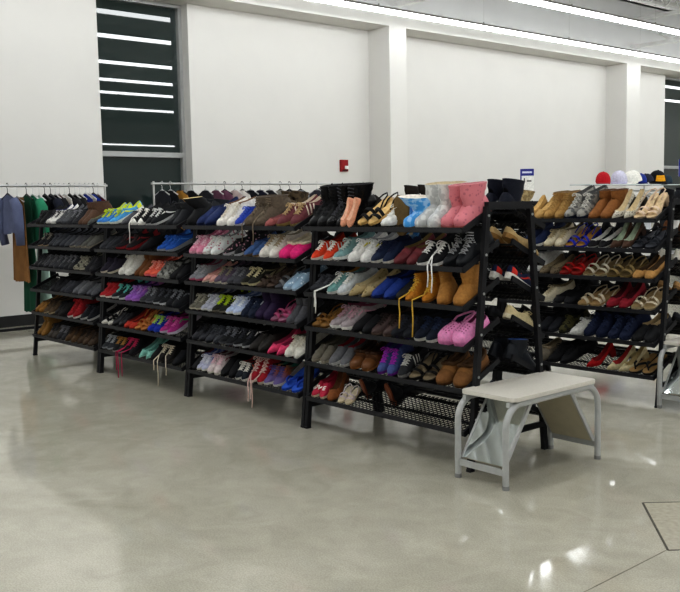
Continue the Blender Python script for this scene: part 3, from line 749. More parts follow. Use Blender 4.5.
D[3, 6] = [
 ((183,), 'slipon', DK, BK, None, '55262a', 'black slip-on with red lining', {}),
 ((190, 196.5), 'runner', 'b4b6cc', 'dcd9d0', 'd6d6e0', '566096', 'lilac white runner', dict(d='6a78b4', size=.9)),
 ((203, 209.5), 'sneaker', 'cdbfbf', 'e2dcd2', 'd9b8c0', '7a4a54', 'white and rose sneaker', dict(d='9a5a68', size=1.0)),
 ((216, 222), 'slipon', '18181b', BK, None, BK, 'black velvet slip-on', dict(size=1.1)),
 ((228.5, 235), 'striped', '20242c', 'd8d4cc', 'e2ded6', '8a2a2a', 'navy white and orange sneaker', dict(d='d05a34', c='d05a34', size=.9)),
 ((242.5, 249.5), 'hightop', 'a02430', 'cfc4b4', 'd9bcb4', '5c161e', 'red high-top with dangling laces', dict(size=1.05, hang0=[(.02, .14), (.05, .12)], hang1=[(-.03, .18)])),
 ((258, 267), 'runner', '6a5c8c:fade:2c6a5c:b0603c', 'c9c4c0', '57508a', BK, 'rainbow knit running shoe', dict(size=1.02, d='8a4a44')),
 ((280, 287.5), 'flipflop', '2a4cb0', '2c56c0', None, '3b66cc', 'bright blue slide sandal', dict(size=1.02))]
D[2, 1] = [
 ((99.5, 104), 'runner', '3f7cc0', 'cfd4c2', 'c4d428', 'b6c832', 'blue running shoe with yellow collar', dict(d='c4d428')),
 ((112,), 'runner', '4f9ad0', 'e2e4da', 'bcd040', 'c8d834', 'sky-blue running shoe', dict(d='d2dc3c', size=1.05)),
 ((123.5,), 'slipon', '4c4d52', DG, None, DK, 'slate slip-on', {}),
 ((132.5, 139), 'plain', '1a1a1c', 'dedbd4', 'e6e3dc', BK, 'black canvas white-toe sneaker', dict(c='e6e4de', hang0=[(.03, .16)])),
 ((147, 153), 'sneaker', '1e1f22', 'b9b9b8', 'cfcfcd', BK, 'black sneaker with white trim', dict(d='d8d8d4')),
 ((168, 175), 'chelsea', '2b2c30', '222326', None, BK, 'charcoal leather ankle boot', dict(size=.9, lean=.1))]
D[2, 2] = [
 ((101, 108), 'slipon', '38393e', '4a4b50', None, BK, 'dark grey slip-on', {}),
 ((117.5, 128), 'runner', '221f22', '8d2a30', '4a3a3c', BK, 'black runner with red sole', dict(d='8d2a30', yaw=-12)),
 ((142,), 'slipon', '1d1d20', BK, None, BK, 'black flat slip-on', {}),
 ((159.5, 167), 'runner', '2456a8', '8f9296', '3a6cc0', '1a2c5c', 'blue runner with grey sole', dict(d='4a82d0', yaw=-10))]
D[2, 3] = [
 ((101.5, 108.5), 'sneaker', '2b2734', 'c4bca8', '3c3648', BK, 'dark plum sneaker with cream sole', dict(yaw=-8)),
 ((120, 127), 'hightop', 'd9d7d0', 'e4e2da', 'd0cdc4', '8a877e', 'white high-top sneaker', dict(size=.98)),
 ((136, 141.5), 'chelsea', '6d4526', '553620', None, '3c2616', 'brown suede ankle boot', dict(size=.98)),
 ((147.5, 153.5), 'runner', 'd8624e', 'e0707a', 'ec9a8a', '8a3830', 'coral running shoe', dict(d='f0a08c')),
 ((160, 165), 'plain', '8d8d88:camo:3c3c3a', 'a0a09a', '6a6a68', '2c2c2c', 'grey print sneaker', {}),
 ((173, 179), 'slipon', '1c1c1f', BK, None, BK, 'plain black slip-on', {})]
D[2, 4] = [
 ((98.5, 105), 'runner', 'a2252c', 'd8cfc4', 'c23a40', '5c161a', 'red running shoe with white toe', dict(c='e2dcd2')),
 ((114, 121), 'runner', '23282c', 'd4d8d6', '6cc4b8', '1a2224', 'black and teal runner', dict(d='62bcb0', t='62bcb0')),
 ((128, 134), 'runner', '8f5ab0', 'b07ac8', 'b48ad0', '4a2c62', 'purple running shoe', dict(d='c07ab8')),
 ((142, 147.5), 'runner', '3a3b40', '6d6e72', '8d8e94', BK, 'dark grey mesh runner', {}),
 ((155, 161), 'runner', '1f2024', 'c4c6c8', '55575e', BK, 'black runner with white sole', {}),
 ((168, 174), 'sneaker', '222327', '2e2f34', '808288', BK, 'black sneaker with grey laces', dict(d='6a6c72'))]
D[2, 5] = [
 ((97.5, 103.5), 'sandal', '1e1e20', 'd8d4ca', BK, 'dcd9d0', 'white shoe with black straps', dict(size=1.0)),
 ((111, 117), 'slipon', '26262a', BK, None, BK, 'black leather slip-on', dict(fin=.4)),
 ((122.5, 127.5), 'flat', 'b23a2c', '8d3024', None, '6a2018', 'red orange flat', {}),
 ((133, 139), 'wedge', 'b0703a', '8a5a30', 'b0703a', 'c98a52', 'tan leather heeled sandal', {}),
 ((150.5, 156), 'runner', '2034a0', '2a48b4', 'a8d060', '141c50', 'cobalt runner with neon laces', dict(d='9ccc58')),
 ((162, 170), 'runner', 'a0307a', 'cfc4d4', 'c85a9c', '3f1838', 'magenta running shoe', dict(d='4aa060', size=1.04))]
D[2, 6] = [
 ((97.5, 104), 'runner', '33353a', '8d9094', 'a4a6aa', BK, 'black runner with silver laces', dict(size=.95)),
 ((111.5, 119), 'oxford', '1e1e21', 'a8a29a', 'a57a3c', BK, 'black shoe with gold eyelets', {}),
 ((126, 132), 'plain', '1c1a1e', '2c262a', 'b8305c', BK, 'black sneaker with magenta laces', dict(hang0=[(-.06, .22), (-.09, .16)], hang1=[(-.1, .2)])),
 ((141, 147), 'pflat', '86bdb0', '9ccabc', None, '55857a', 'mint green flat', dict(size=1.08)),
 ((153,), 'slipon', '1c1c1f', BK, None, BK, 'black knit slip-on', {}),
 ((160, 167), 'sneaker', '262322', '3a3634', 'd8cdb8', BK, 'black sneaker with cream laces', dict(hang0=[(.04, .2), (-.02, .08)], hang1=[(.06, .1)])),
 ((176,), 'slipon', '222226', BK, None, BK, 'black slip-on at the post', {})]
D[1, 1] = [
 ((37, 41), 'sneaker', '1d1d1f', '302c28', '2c2c2e', BK, 'black leather sneaker', {}),
 ((48, 52.5), 'runner', 'd8d6d2', 'e0ded8', '3a3a40', '1c2050', 'white and grey running shoe', dict(d='2e2f38', hang0=[(.03, .2)])),
 ((58, 63), 'runner', '55565a', '4a4a4e', '6d6e72', BK, 'ash grey running shoe', dict(d='3a3a3e')),
 ((69, 73), 'sneaker', '2e2f33', '3a3a3e', GY, BK, 'dark sneaker with grey stripe', dict(d=GY)),
 ((80, 85), 'chelsea', '5a4335', '4a382c', None, '3a2a20', 'brown leather ankle boot', {}),
 ((92.5,), 'flat', '4a4c4a', '6d8a6a', None, '6d6a4c', 'grey flat with green insole', {})]
D[1, 2] = [
 ((39, 44.5), 'oxford', '232326', 'a89478', '8a8478', BK, 'black shoe with cream sole', {}),
 ((50, 55), 'oxford', '3e4046', '2c2d30', '55575e', BK, 'slate leather oxford', dict(fin=.35)),
 ((61, 66), 'slipon', '44464c', '33343a', None, BK, 'steel grey slip-on', {}),
 ((72, 77), 'slipon', '505054', '8d8676', None, BK, 'grey canvas slip-on', {}),
 ((83, 88.5), 'slipon', '5a5954', '8a8272', None, '2c2a26', 'khaki grey slip-on', {})]
D[1, 3] = [
 ((34, 39.5), 'oxford', '2b2b2f', '3a3a3e', DK, BK, 'black dress shoe', dict(fin=.3)),
 ((45, 50), 'oxford', '35353a', '2a2a2c', GY, BK, 'dark grey dress shoe', dict(fin=.3)),
 ((55.5, 60.5), 'oxford', '2e2f34', '3a3b40', GY, BK, 'black derby shoe', dict(fin=.35)),
 ((66, 70), 'sneaker', '2a2b2f', DG, GY, BK, 'black sports shoe', dict(d=GY)),
 ((76, 81), 'runner', '8a8778:camo:2c2c28', 'b0aa98', '9a968a', BK, 'grey camo running shoe', {}),
 ((87.5, 92), 'sneaker', '26262a', '303034', DG, BK, 'black rubber-sole sneaker', {})]
D[1, 4] = [
 ((52, 56.5), 'oxford', '2a2a2e', '33333a', DK, BK, 'black scuffed oxford', {}),
 ((62, 66.5), 'slipon', '3f4046', '4a4b52', None, BK, 'grey loafer slip-on', {}),
 ((74, 80), 'slipon', '65666a', '55565a', None, '303034', 'mid grey felt slip-on', dict(size=1.1)),
 ((88, 93), 'slipon', '55565b', '3a3a3f', None, '26262a', 'charcoal felt slip-on', {})]
D[1, 5] = [
 ((35.5, 40), 'loafer', '86602f', '6d5028', '86602f', '4a3820', 'tan suede loafer', {}),
 ((45.5, 50), 'oxford', '5a4a38', 'a89878', '3c3024', '2c241c', 'brown shoe with pale sole', {}),
 ((56, 60.5), 'oxford', '2c2a2a', '2a2626', DK, BK, 'black worn oxford', {}),
 ((69.5, 75), 'hightop', '8f1e26', 'd4cec6', 'c23038', '4a1014', 'red high-top with white toe', dict(c='dcd6ce')),
 ((82.5, 88.5), 'sneaker', '1d1e24', 'b4b4b2', '33343c', BK, 'black sneaker with pale sole', {})]
D[1, 6] = [
 ((39, 43.5), 'chelsea', '83602f', '5f4826', None, '9a8a6a', 'tan desert boot', dict(size=.92)),
 ((50, 54), 'oxford', '4c4742', '4a443e', DK, '26221e', 'grey brown oxford', {}),
 ((59, 63), 'oxford', '37373a', '303032', GY, BK, 'dark shoe with metal eyelets', {}),
 ((67.5, 73.5), 'oxford', '54402c', '4a3826', '33261a', '221a12', 'brown leather walking shoe', {}),
 ((79, 84), 'oxford', '4d3d30', '3e3026', '2c221a', '1e1812', 'dark brown walking shoe', {}),
 ((90.5,), 'oxford', '46392e', '362c24', '2c221a', '1e1812', 'umber leather shoe', {})]
R = {}
R[1] = [
 ((531.5, 540.5), 'lowpump', 'b08d56', '8a6c40', None, 'c9a76c', 'tan bow-front heel', dict(size=1.0)),
 ((549, 560.5), 'ankle', 'a98550', '8a6a3c', 'b8945c', '6d5432', 'tan slouch ankle boot', dict(size=.98, fin=.85)),
 ((573, 583.5), 'hightop', '96938c:camo:5c5c5c', '23283a', 'c9c6be', '4a4a4a', 'grey print high-top with navy sole', dict(size=1.12)),
 ((592, 603), 'chelsea', '8a5a30', '6d4626', None, '4c3018', 'chestnut suede ankle boot', dict(size=1.02)),
 ((616, 627), 'pump', 'c9c2b2:snake:5c5850', '4a4640', None, 'c4b08a', 'silver snakeskin high heel', {}),
 ((642, 653), 'heelsandal', 'd0b8a0', 'c4aa8c', 'd0b8a0', 'd8c09a', 'nude peep-toe high heel', dict(size=1.05))]
R[2] = [
 ((533.5, 541), 'slipon', '1d2848', 'dedbd2', None, '161e38', 'navy slip-on with white sole', dict(size=1.1)),
 ((550, 560), 'oxford', 'd3c8ae', 'bfae8c', 'b8a886', '7a7058', 'cream leather loafer', dict(size=1.02)),
 ((571, 580), 'wedge', '343cb4', '2c34a8', '4048c0', 'b0803c', 'royal blue sandal with tan footbed', {}),
 ((589.5, 599), 'flat', '1c1c1e', 'b8b8b4', None, 'd8d6d0', 'black flat with white trim', {}),
 ((608.5, 625), 'pump', '5a4236', '4a3830', None, 'a6b49c', 'brown heel with mint insole', {}),
 ((639, 649), 'sandal', '23262c', '2c2e34', '33363e', '4a4c52', 'black wide-strap sandal', dict(fin=.4))]
R[3] = [
 ((536.5,), 'runner', 'd9d9d6', 'e4e4e0', 'e8e8e4', LG, 'white mesh running shoe', dict(size=1.15)),
 ((549, 558), 'flat', '6d604c:snake:3a3226', '55493a', None, '8d7d62', 'brown snake print flat', {}),
 ((569, 577.5), 'sandal', 'b3201e', '8d1a1a', 'c02a26', '8a2a24', 'red ruffle sandal', {}),
 ((588, 597.5), 'sandal', 'd2c9b4', 'b4a482', 'd2c9b4', '7a6444', 'white strappy brown sandal', {}),
 ((612.5, 622), 'sandal', '9a855a', '8a7548', '9a855a', '5c4c30', 'gold strappy sandal', {}),
 ((639, 650), 'flat', 'b98d55', '8d6a3c', None, '4a3824', 'tan leather ballet flat', dict(size=1.08))]
R[4] = [
 ((540.5,), 'sneaker', 'd0c6ae', 'dcd6c4', 'c4b898', '8a7d60', 'cream lace-up sneaker', dict(yaw=-22)),
 ((556, 566), 'flat', '1f1f22', '2a2a2e', None, BK, 'black mesh flat', {}),
 ((581, 591), 'sandal', 'd4c6ac', 'b09468', 'd4c6ac', 'a88a60', 'cream gladiator sandal', dict(yaw=-12)),
 ((611, 622.5), 'lowpump', '8d2230', '6d1a26', None, '4a121a', 'red leather low heel', dict(size=1.05)),
 ((635, 647), 'sandal', 'd8ccb4:snake:7a6a50', 'b8a684', 'd8ccb4', 'a08a64', 'cream woven sandal', {})]
R[5] = [
 ((541, 550), 'slipon', '26272c', '303136', None, BK, 'black comfort shoe', {}),
 ((561,), 'plain', '4a4628:camo:1e1e16', '33322a', '5c5838', BK, 'olive camo sneaker', {}),
 ((571.5,), 'plain', 'd8d6d0', 'e2e0da', 'e2e0da', '8d8b84', 'white canvas sneaker', dict(yaw=-24)),
 ((587, 600), 'hightop', '18203a', '222a40', '2c3654', BK, 'navy high-top shoe', dict(size=1.05)),
 ((612, 620), 'hightop', '1f2740', '2c344c', '3a4666', BK, 'navy floral high-top', dict(size=1.0)),
 ((638.5, 649), 'slipon', '232325', '2c2c2e', None, '9a8460', 'black leather clog', dict(size=1.04))]
R[6] = [
 ((543,), 'slipper', '7d7466', '6a6256', None, 'a09078', 'grey fleece slipper', {}),
 ((549.5, 559), 'oxford', '1c1c1f', '232326', DK, BK, 'black chunky walking shoe', dict(size=1.1, yaw=-10)),
 ((588,), 'pump', 'b01c20', '8d161a', None, '7a1418', 'bright red high heel', dict(yaw=-18)),
 ((608.5,), 'pump', 'd0c29c', 'b8a880', None, '8d2020', 'cream high heel', dict(yaw=-20)),
 ((620,), 'pump', 'c9bc98', 'b8a880', None, 'a89468', 'ivory high heel', dict(yaw=-20)),
 ((634, 644), 'flipflop', '1e1e20', '2a2826', None, 'a08054', 'black sandal with tan footbed', {})]

SHELF = ['top shelf', 'second shelf', 'third shelf', 'fourth shelf', 'fifth shelf', 'bottom shelf']
BAY = {1: 'clothes-end bay', 2: 'third bay from bench', 3: 'second bay from bench', 4: 'bench-end bay', 5: 'rear rack'}
def nb(desc):
    w = desc.replace(' at the post', '').split()
    stop = [i for i, x in enumerate(w) if x in ('with', 'showing', 'flopped', 'lying', 'toppled')]
    w = w[:stop[0]] if stop else w
    return ' '.join(w[:2] if w[0] in ('hot', 'dark', 'pale', 'mid', 'light', 'dusty', 'bright') and len(w) > 2 else w[:1]) + ' ' + w[-1]
def world_part(root, name, mb, material):
    """a part given in world space, parented to root"""
    me = mb.mesh(name, True); inv = root.matrix_world.inverted()
    me.transform(inv)
    return link(name, me, material, root)
ALL_LABELS = {}
def fill(row, bay, shelf, items, x_lo, x_hi, group):
    ylip = 3.70 if row == 1 else 5.798
    z = LIPZ[shelf - 1]; rows = []
    for it in items:
        for k, u in enumerate(it[0]):
            W = TY[it[1]]['W'] * it[7].get('size', 1) * (1.0 if TY[it[1]]['W'] > .08 else 1.04)
            rows.append(dict(x=x_at(u, ylip + .03, z), w=(W + .006) * 1.06, it=it, k=k, n=len(it[0])))
    # keep neighbours from running into one another
    for _ in range(60):
        for a, b_ in zip(rows, rows[1:]):
            need = (a['w'] + b_['w']) / 2; gap = b_['x'] - a['x']
            if gap < need:
                d = (need - gap) / 2; a['x'] -= d; b_['x'] += d
        if rows[0]['x'] < x_lo + rows[0]['w'] / 2: rows[0]['x'] = x_lo + rows[0]['w'] / 2
        if rows[-1]['x'] > x_hi - rows[-1]['w'] / 2: rows[-1]['x'] = x_hi - rows[-1]['w'] / 2
    made = []
    for i, r in enumerate(rows):
        it = r['it']; k = r['k']; kind, o = it[1], it[7]; size = o.get('size', 1.0)
        yaw = o.get('yaw', 0.0)
        if 'yaws' in o: yaw = o['yaws'][k]
        lean = o.get('lean')
        if 'leans' in o: lean = o['leans'][k]
        want = {1: -15, 2: -12, 3: -15, 4: -17, 5: -4, 6: 8}[shelf] if row == 1 else -13
        if bay == 4 and shelf > 4: want += 10
        if bay == 3 and shelf in (4, 5): want = -9
        ll = TY[kind]['L'] * size
        hi = math.degrees(math.asin(max(0.03, min(.6, (x_hi + .012 - r['w'] / 2 - r['x']) / ll)))); lo = math.degrees(math.asin(max(0.03, min(.6, (r['x'] - r['w'] / 2 - x_lo + .012) / ll))))
        yaw += max(-hi, min(lo, want)) + random.uniform(-1.0, 1.0)
        y = ylip + .022 + random.uniform(0, .012); zz = z - 0.026 + .022 * math.tan(TILT) + .003
        # stand the shoe a little back so that its sole clears the deck
        if 'pose' in o:
            p = o['pose']
            m = Matrix.Translation((r['x'], y + o.get('dy', 0), zz + o.get('dz', 0))) @ Euler([math.radians(a) for a in p], 'XYZ').to_matrix().to_4x4() @ Matrix.Rotation(math.radians(o.get('roll', 0)), 4, 'Z')
        else:
            m = Matrix.Translation((r['x'], y, zz + .002)) @ Matrix.Rotation(TILT, 4, 'X') @ Matrix.Rotation(math.radians(yaw), 4, 'Z')
            if 'up' in o: m = m @ Matrix.Rotation(math.radians(o['up']), 4, 'X') @ Matrix.Translation((0, 0, .02))
        cols = dict(u=it[2], s=it[3] or BK, a=it[4] or it[2], i=it[5] or BK)
        for q in 'tcd':
            if q in o: cols[q] = o[q]
        prv = nb(rows[i - 1]['it'][6]) if i > 0 and rows[i - 1]['it'] is not it else None
        nxt = nb(rows[i + 1]['it'][6]) if i + 1 < len(rows) and rows[i + 1]['it'] is not it else None
        desc = it[6]
        if r['n'] == 1:
            tail = ('beside ' + (prv or nxt)) if (prv or nxt) else 'alone'
        elif k == 0:
            tail = ('next to ' + prv) if prv else 'at window-side end'
        else:
            tail = ('next to ' + nxt) if nxt else 'at bench-side end'
        if r['n'] == 2:                                # both neighbours alike: name the side
            p_ = nb(rows[i - 1]['it'][6]) if k == 0 and i > 0 else (nb(rows[i - 2]['it'][6]) if k == 1 and i > 1 else None)
            n_ = nb(rows[i + 2]['it'][6]) if k == 0 and i + 2 < len(rows) else (nb(rows[i + 1]['it'][6]) if k == 1 and i + 1 < len(rows) else None)
            if p_ and p_ == n_: tail = ('window-side' if k == 0 else 'bench-side') + ' one of two'
        label = '%s on %s of %s, %s' % (desc, SHELF[shelf - 1], BAY[bay], tail)
        if len(label.replace(',', '').split()) > 16: label = '%s, %s, %s, %s' % (desc, SHELF[shelf - 1], BAY[bay], tail)
        if len(label.replace(',', '').split()) > 16: print('LONG', len(label.split()), label)
        if label in ALL_LABELS: print('DUP', label)
        ALL_LABELS[label] = 1
        t = make_shoe(kind, m, cols, label, group, lean, mirror=(k == 1), size=size, fin=o.get('fin', .7), few=(bay == 1))
        bpy.context.view_layer.update() if ('hang0' in o or 'hang1' in o or 'letters' in o) else None
        for hx in (o.get('hang%d' % k) or []):
            dx, ln = hx; mw = t.matrix_world; P = TY[kind]
            a = mw @ Vector((0, P['L'] * .30, .078)); b_ = mw @ Vector((0, P['L'] * .08, .060))
            e = Vector((r['x'] + dx, ylip - .016, z + .012)); q = MB()
            q.tube([a, b_, e, e + Vector((.002, -.003, -.03)), e + Vector((.006, -.002, -ln * .5)), e + Vector((-.003, 0, -ln))], .0042, 6)
            world_part(t, 'dangling_lace', q, mat(cols['a'], .8))
        made.append((t, r))
        if o.get('letters'): letters(t, kind, 'OV' if k == 0 else 'E', k == 1)
    return made
def letters(t, kind, txt, mirrored):
    """white letters lying on the vamp"""
    up = next(me for n, me, s in shoe_parts(kind) if n == 'upper')
    bv = BVHTree.FromPolygons([v.co for v in up.vertices], [tuple(p.vertices) for p in up.polygons])
    cu = bpy.data.curves.new('letters', 'FONT'); cu.body = txt; cu.size = .055; cu.align_x = 'CENTER'; cu.offset = .002
    ob = bpy.data.objects.new('tmp', cu); COL.objects.link(ob)
    dg = bpy.context.evaluated_depsgraph_get(); me = bpy.data.meshes.new_from_object(ob.evaluated_get(dg))
    bpy.data.objects.remove(ob)

    bm = bmesh.new(); bm.from_mesh(me); bmesh.ops.triangulate(bm, faces=bm.faces)
    bmesh.ops.subdivide_edges(bm, edges=[e for e in bm.edges if e.calc_length() > .008], cuts=2)
    for v in bm.verts:
        x = v.co.x * (-1 if mirrored else 1); y = .052 + v.co.y
        h = bv.ray_cast(Vector((max(-.036, min(.036, x)), y, .3)), Vector((0, 0, -1)))
        v.co = Vector((x, y, (h[0].z if h[0] else .05) + .0025))
    bm.to_mesh(me); bm.free()
    o = link('lettering', me, mat('f2efe8', .7, 0, 0), t); o['label'] = 'white block letters'
for (bay, sh), items in D.items():
    fill(1, bay, sh, items, BX[bay - 1] + .05, BX[bay] - .05, 'shoes on the front row racks')
for sh, items in R.items():
    fill(2, 5, sh, items, -4.71, -3.36, 'shoes on the rear rack')

# shoes standing on the far side of the racks
def back_m(x, yc, shelf, yaw=0, dz=0, dy=0):
    z = LIPZ[shelf - 1]
    return Matrix.Translation((x, yc + .352 - .024 + dy, z - .026 + .022 * math.tan(TILT) + .005 + dz)) @ Matrix.Rotation(PI, 4, 'Z') @ Matrix.Rotation(TILT, 4, 'X') @ Matrix.Rotation(math.radians(yaw), 4, 'Z')
def back(x, shelf, kind, u, s, a, i, label, yc=YC1, **o):
    c = dict(u=u, s=s or BK, a=a or u, i=i or BK)
    for q in 'tcd':
        if q in o: c[q] = o[q]
    return make_shoe(kind, back_m(x, yc, shelf, o.get('yaw', 0), o.get('dz', 0), o.get('dy', 0)), c, label, o.get('group'), o.get('lean'), size=o.get('size', 1), fin=o.get('fin', .7))
END = 'seen through the open end of front row'
back(-3.29, 2, 'loafer', 'b49a6c', '8d6a3c', None, '7a6444', 'beige loafer, tan sole, second shelf end, nearer the open rack end', dz=.02, size=1.06)
back(-3.40, 2, 'loafer', 'b49a6c', '8d6a3c', None, '7a6444', 'beige loafer, tan sole, second shelf end, behind its twin', dz=.02, size=1.06)
back(-3.29, 3, 'runner', '1c2444', 'dedcd4', '2c3454', 'b03028', 'navy sneaker with red heel, rack end, nearer the open end', d='c4362c')
back(-3.40, 3, 'runner', '1c2444', 'dedcd4', '2c3454', 'b03028', 'navy sneaker with red heel, rack end, behind its twin', d='c4362c')
back(-3.30, 4, 'sneaker', 'cdbd94', 'd8ceb2', 'c4b48c', '6d6248', 'cream sneaker at rack end above the black boots')
back(-3.42, 4, 'slipon', '1f2024', BK, None, BK, 'black slip-on at rack end behind the cream sneaker')
back(-3.30, 5, 'ankle', '1d2026', '222428', '3a3c44', '4a6ab0', 'black ankle boot at rack end above the white bench', fin=.4)
back(-3.41, 5, 'ankle', '1d2026', '222428', '3a3c44', BK, 'black ankle boot at rack end, farther of two above the bench', fin=.4)
back(-3.31, 6, 'runner', '4a4c52', '8d8f94', '9a9ca2', BK, 'grey runner on the bottom end shelf behind the bench')
back(-3.42, 6, 'runner', '3a3c42', '77797e', '8a8c92', BK, 'dark grey runner on the bottom end shelf, behind its twin')
# tops that peek over the front row
back(-3.36, 1, 'ugg', '161926', BK, None, BK, 'black suede boot standing above the rack end bar, nearer end', size=1.05, lean=.3)
back(-3.47, 1, 'ugg', '161926', BK, None, BK, 'black suede boot standing behind the pink rain boots', size=1.05, lean=.3)
back(-3.62, 1, 'chelsea', '17181f', BK, None, BK, 'black ankle boot behind the silver glitter boots, bench side', size=1.15)
back(-3.74, 1, 'chelsea', '17181f', BK, None, BK, 'black ankle boot behind the silver glitter boots, window side', size=1.15)
back(-3.86, 1, 'chelsea', '1d1e24', BK, None, BK, 'black ankle boot behind the blue galaxy rain boots', size=1.1)
back(-4.02, 1, 'boot', '2e2723', '1c1a18', '3a302a', '1c1816', 'dark brown tall boot behind the straw footbed sandals, bench side', size=.92, fin=.5)
back(-4.14, 1, 'boot', '2e2723', '1c1a18', '3a302a', '1c1816', 'dark brown tall boot behind the straw footbed sandals, window side', size=.92, fin=.5)
back(-4.28, 1, 'slipper', 'a89a90', '8d8078', None, 'c4b4a8', 'dusty grey fur slipper behind the peach baby flats', size=1.0, dz=.02)
back(-4.40, 1, 'oxford', '231d1c', BK, None, BK, 'dark brown shoe behind the buckled combat boots', size=1.0, dz=.02)
back(-4.78, 1, 'pump', '15171f', BK, None, BK, 'black pump behind the burgundy sneakers, bench side', dz=.05, size=1.1)
back(-4.89, 1, 'pump', '15171f', BK, None, BK, 'black pump behind the burgundy sneakers, window side', dz=.05, size=1.1)
back(-5.06, 1, 'slipon', '50606c', '8d968a', None, '2c3c6a', 'slate blue slip-on behind the dusty rose flat', size=1.0)
back(-5.30, 1, 'boot', '5c4c38:camo:3a3024', '3a3024', '4a3c2c', '2c241c', 'brown camo boot behind the taupe ankle boots, bench side', size=.9)
back(-5.42, 1, 'boot', '5c4c38:camo:3a3024', '3a3024', '4a3c2c', '2c241c', 'brown camo boot behind the taupe ankle boots, window side', size=.9)
back(-5.55, 1, 'slipper', '4a372a', '3a2c22', None, '5c4636', 'brown fur slipper behind the off-white high-tops', size=1.0, dz=.03)
back(-5.76, 1, 'slipon', '20242e', BK, None, BK, 'black shoe behind the navy suede loafers')
back(-6.30, 1, 'chelsea', '24262b', BK, None, BK, 'black ankle boot behind the charcoal boots, bench side', size=.95)
back(-6.42, 1, 'chelsea', '24262b', BK, None, BK, 'black ankle boot behind the charcoal boots, window side', size=.95)
back(-6.66, 1, 'runner', '1e2024', '8d8f92', '9a9a9c', BK, 'black runner behind the white-trim sneakers, bench side', size=1.02, dz=.01)
back(-6.78, 1, 'runner', '1e2024', '8d8f92', '9a9a9c', BK, 'black runner behind the white-trim sneakers, window side', size=1.02, dz=.01)
back(-6.90, 1, 'runner', '23252a', '77797c', '8a8a8c', BK, 'dark runner behind the slate slip-on', size=1.0)
# dim shoes glimpsed between the tiers: nothing tells them apart
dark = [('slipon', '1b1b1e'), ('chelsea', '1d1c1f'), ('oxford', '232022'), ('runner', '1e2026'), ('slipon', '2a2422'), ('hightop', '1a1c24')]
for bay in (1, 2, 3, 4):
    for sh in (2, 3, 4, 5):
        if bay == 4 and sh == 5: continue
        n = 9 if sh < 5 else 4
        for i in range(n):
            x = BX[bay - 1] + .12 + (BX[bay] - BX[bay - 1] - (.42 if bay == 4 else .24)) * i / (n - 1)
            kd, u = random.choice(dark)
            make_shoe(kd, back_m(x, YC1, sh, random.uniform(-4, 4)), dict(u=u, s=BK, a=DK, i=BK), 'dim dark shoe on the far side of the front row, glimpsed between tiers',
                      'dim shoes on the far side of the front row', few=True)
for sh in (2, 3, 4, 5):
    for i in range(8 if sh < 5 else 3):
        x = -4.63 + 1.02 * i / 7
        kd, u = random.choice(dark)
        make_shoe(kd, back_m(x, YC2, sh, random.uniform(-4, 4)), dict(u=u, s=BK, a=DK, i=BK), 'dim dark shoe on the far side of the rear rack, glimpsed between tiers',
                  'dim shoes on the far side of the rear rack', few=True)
# end of the rear rack
for k, (sh, kd, u, s_, i_, lab) in enumerate(((2, 'lowpump', '7a5032', '5a3a24', '3a2416', 'brown low heel at the open end of the rear rack'), (3, 'sneaker', 'dcd8cc', 'e2dfd6', '9a958a', 'white sneaker at the open end of the rear rack'),
        (4, 'loafer', 'a88458', '7a5c38', '4a3822', 'tan loafer at the open end of the rear rack'), (5, 'slipon', '2a2b30', BK, BK, 'black shoe at the open end of the rear rack'))):
    back(-3.43, sh, kd, u, s_, None, i_, lab + ', outermost', yc=YC2)
    back(-3.55, sh, kd, u, s_, None, i_, lab + ', behind its twin', yc=YC2)
back(-3.44, 1, 'chelsea', '14161d', BK, None, BK, 'black boot atop the open end of the rear rack', yc=YC2)
back(-3.56, 1, 'chelsea', '14161d', BK, None, BK, 'black boot behind the nude high heels', yc=YC2)
back(x_at(519, 6.3, 1.5), 1, 'ugg', 'a8946c:camo:85724e', '7a6848', None, '5c4c34', 'tan fur boot with dark opening, atop the rear rack by the price sign', yc=YC2, size=1.0, lean=-.25)
# second layer pieces lying on the front shoes
def loose(x, y, z, rot, kind, u, s_, a, i_, label, size=1.0, **o):
    m = Matrix.Translation((x, y, z)) @ Euler([math.radians(q) for q in rot], 'XYZ').to_matrix().to_4x4()
    c = dict(u=u, s=s_, a=a or u, i=i_)
    return make_shoe(kind, m, c, label, None, o.get('lean'), size=size)
loose(-4.50, 3.93, 1.272, (24, 0, -14), 'slipper', '9c937c', '857c68', None, 'b4ab94', 'cream fleece slipper lying behind the orange sneakers, post side')
loose(-4.35, 3.93, 1.272, (24, 0, -20), 'slipper', '9c937c', '857c68', None, 'b4ab94', 'cream fleece slipper lying behind the teal running shoe')
# ------------------------------------------------------------------ benches with shoe mirrors
M_TOP = mat('cfcac0', 0.4, 0, 0.04, 90, 0.05); M_EDGE = mat('b9b6ae', 0.45, 0, 0.03, 90, 0.05)
M_TUBEG = mat('b4b5b4', 0.38, 0.15, 0.02, 40, 0.05); M_PANEL = mat('b8b09a', 0.55, 0, 0.05, 20, 0.05); M_RUB = mat('8a8a89', 0.7, 0, 0)
def mirror_mat():
    m = bpy.data.materials.new('mirror_glass'); m.use_nodes = True; b = m.node_tree.nodes['Principled BSDF']
    nz = m.node_tree.nodes.new('ShaderNodeTexNoise'); nz.inputs['Scale'].default_value = 4
    rp = m.node_tree.nodes.new('ShaderNodeValToRGB'); rp.color_ramp.elements[0].color = lin('dfe6e6'); rp.color_ramp.elements[1].color = lin('e8eeee')
    m.node_tree.links.new(nz.outputs['Fac'], rp.inputs['Fac']); m.node_tree.links.new(rp.outputs[0], b.inputs['Base Color'])
    b.inputs['Metallic'].default_value = 1; b.inputs['Roughness'].default_value = 0.03
    return m
M_MIRR = mirror_mat()
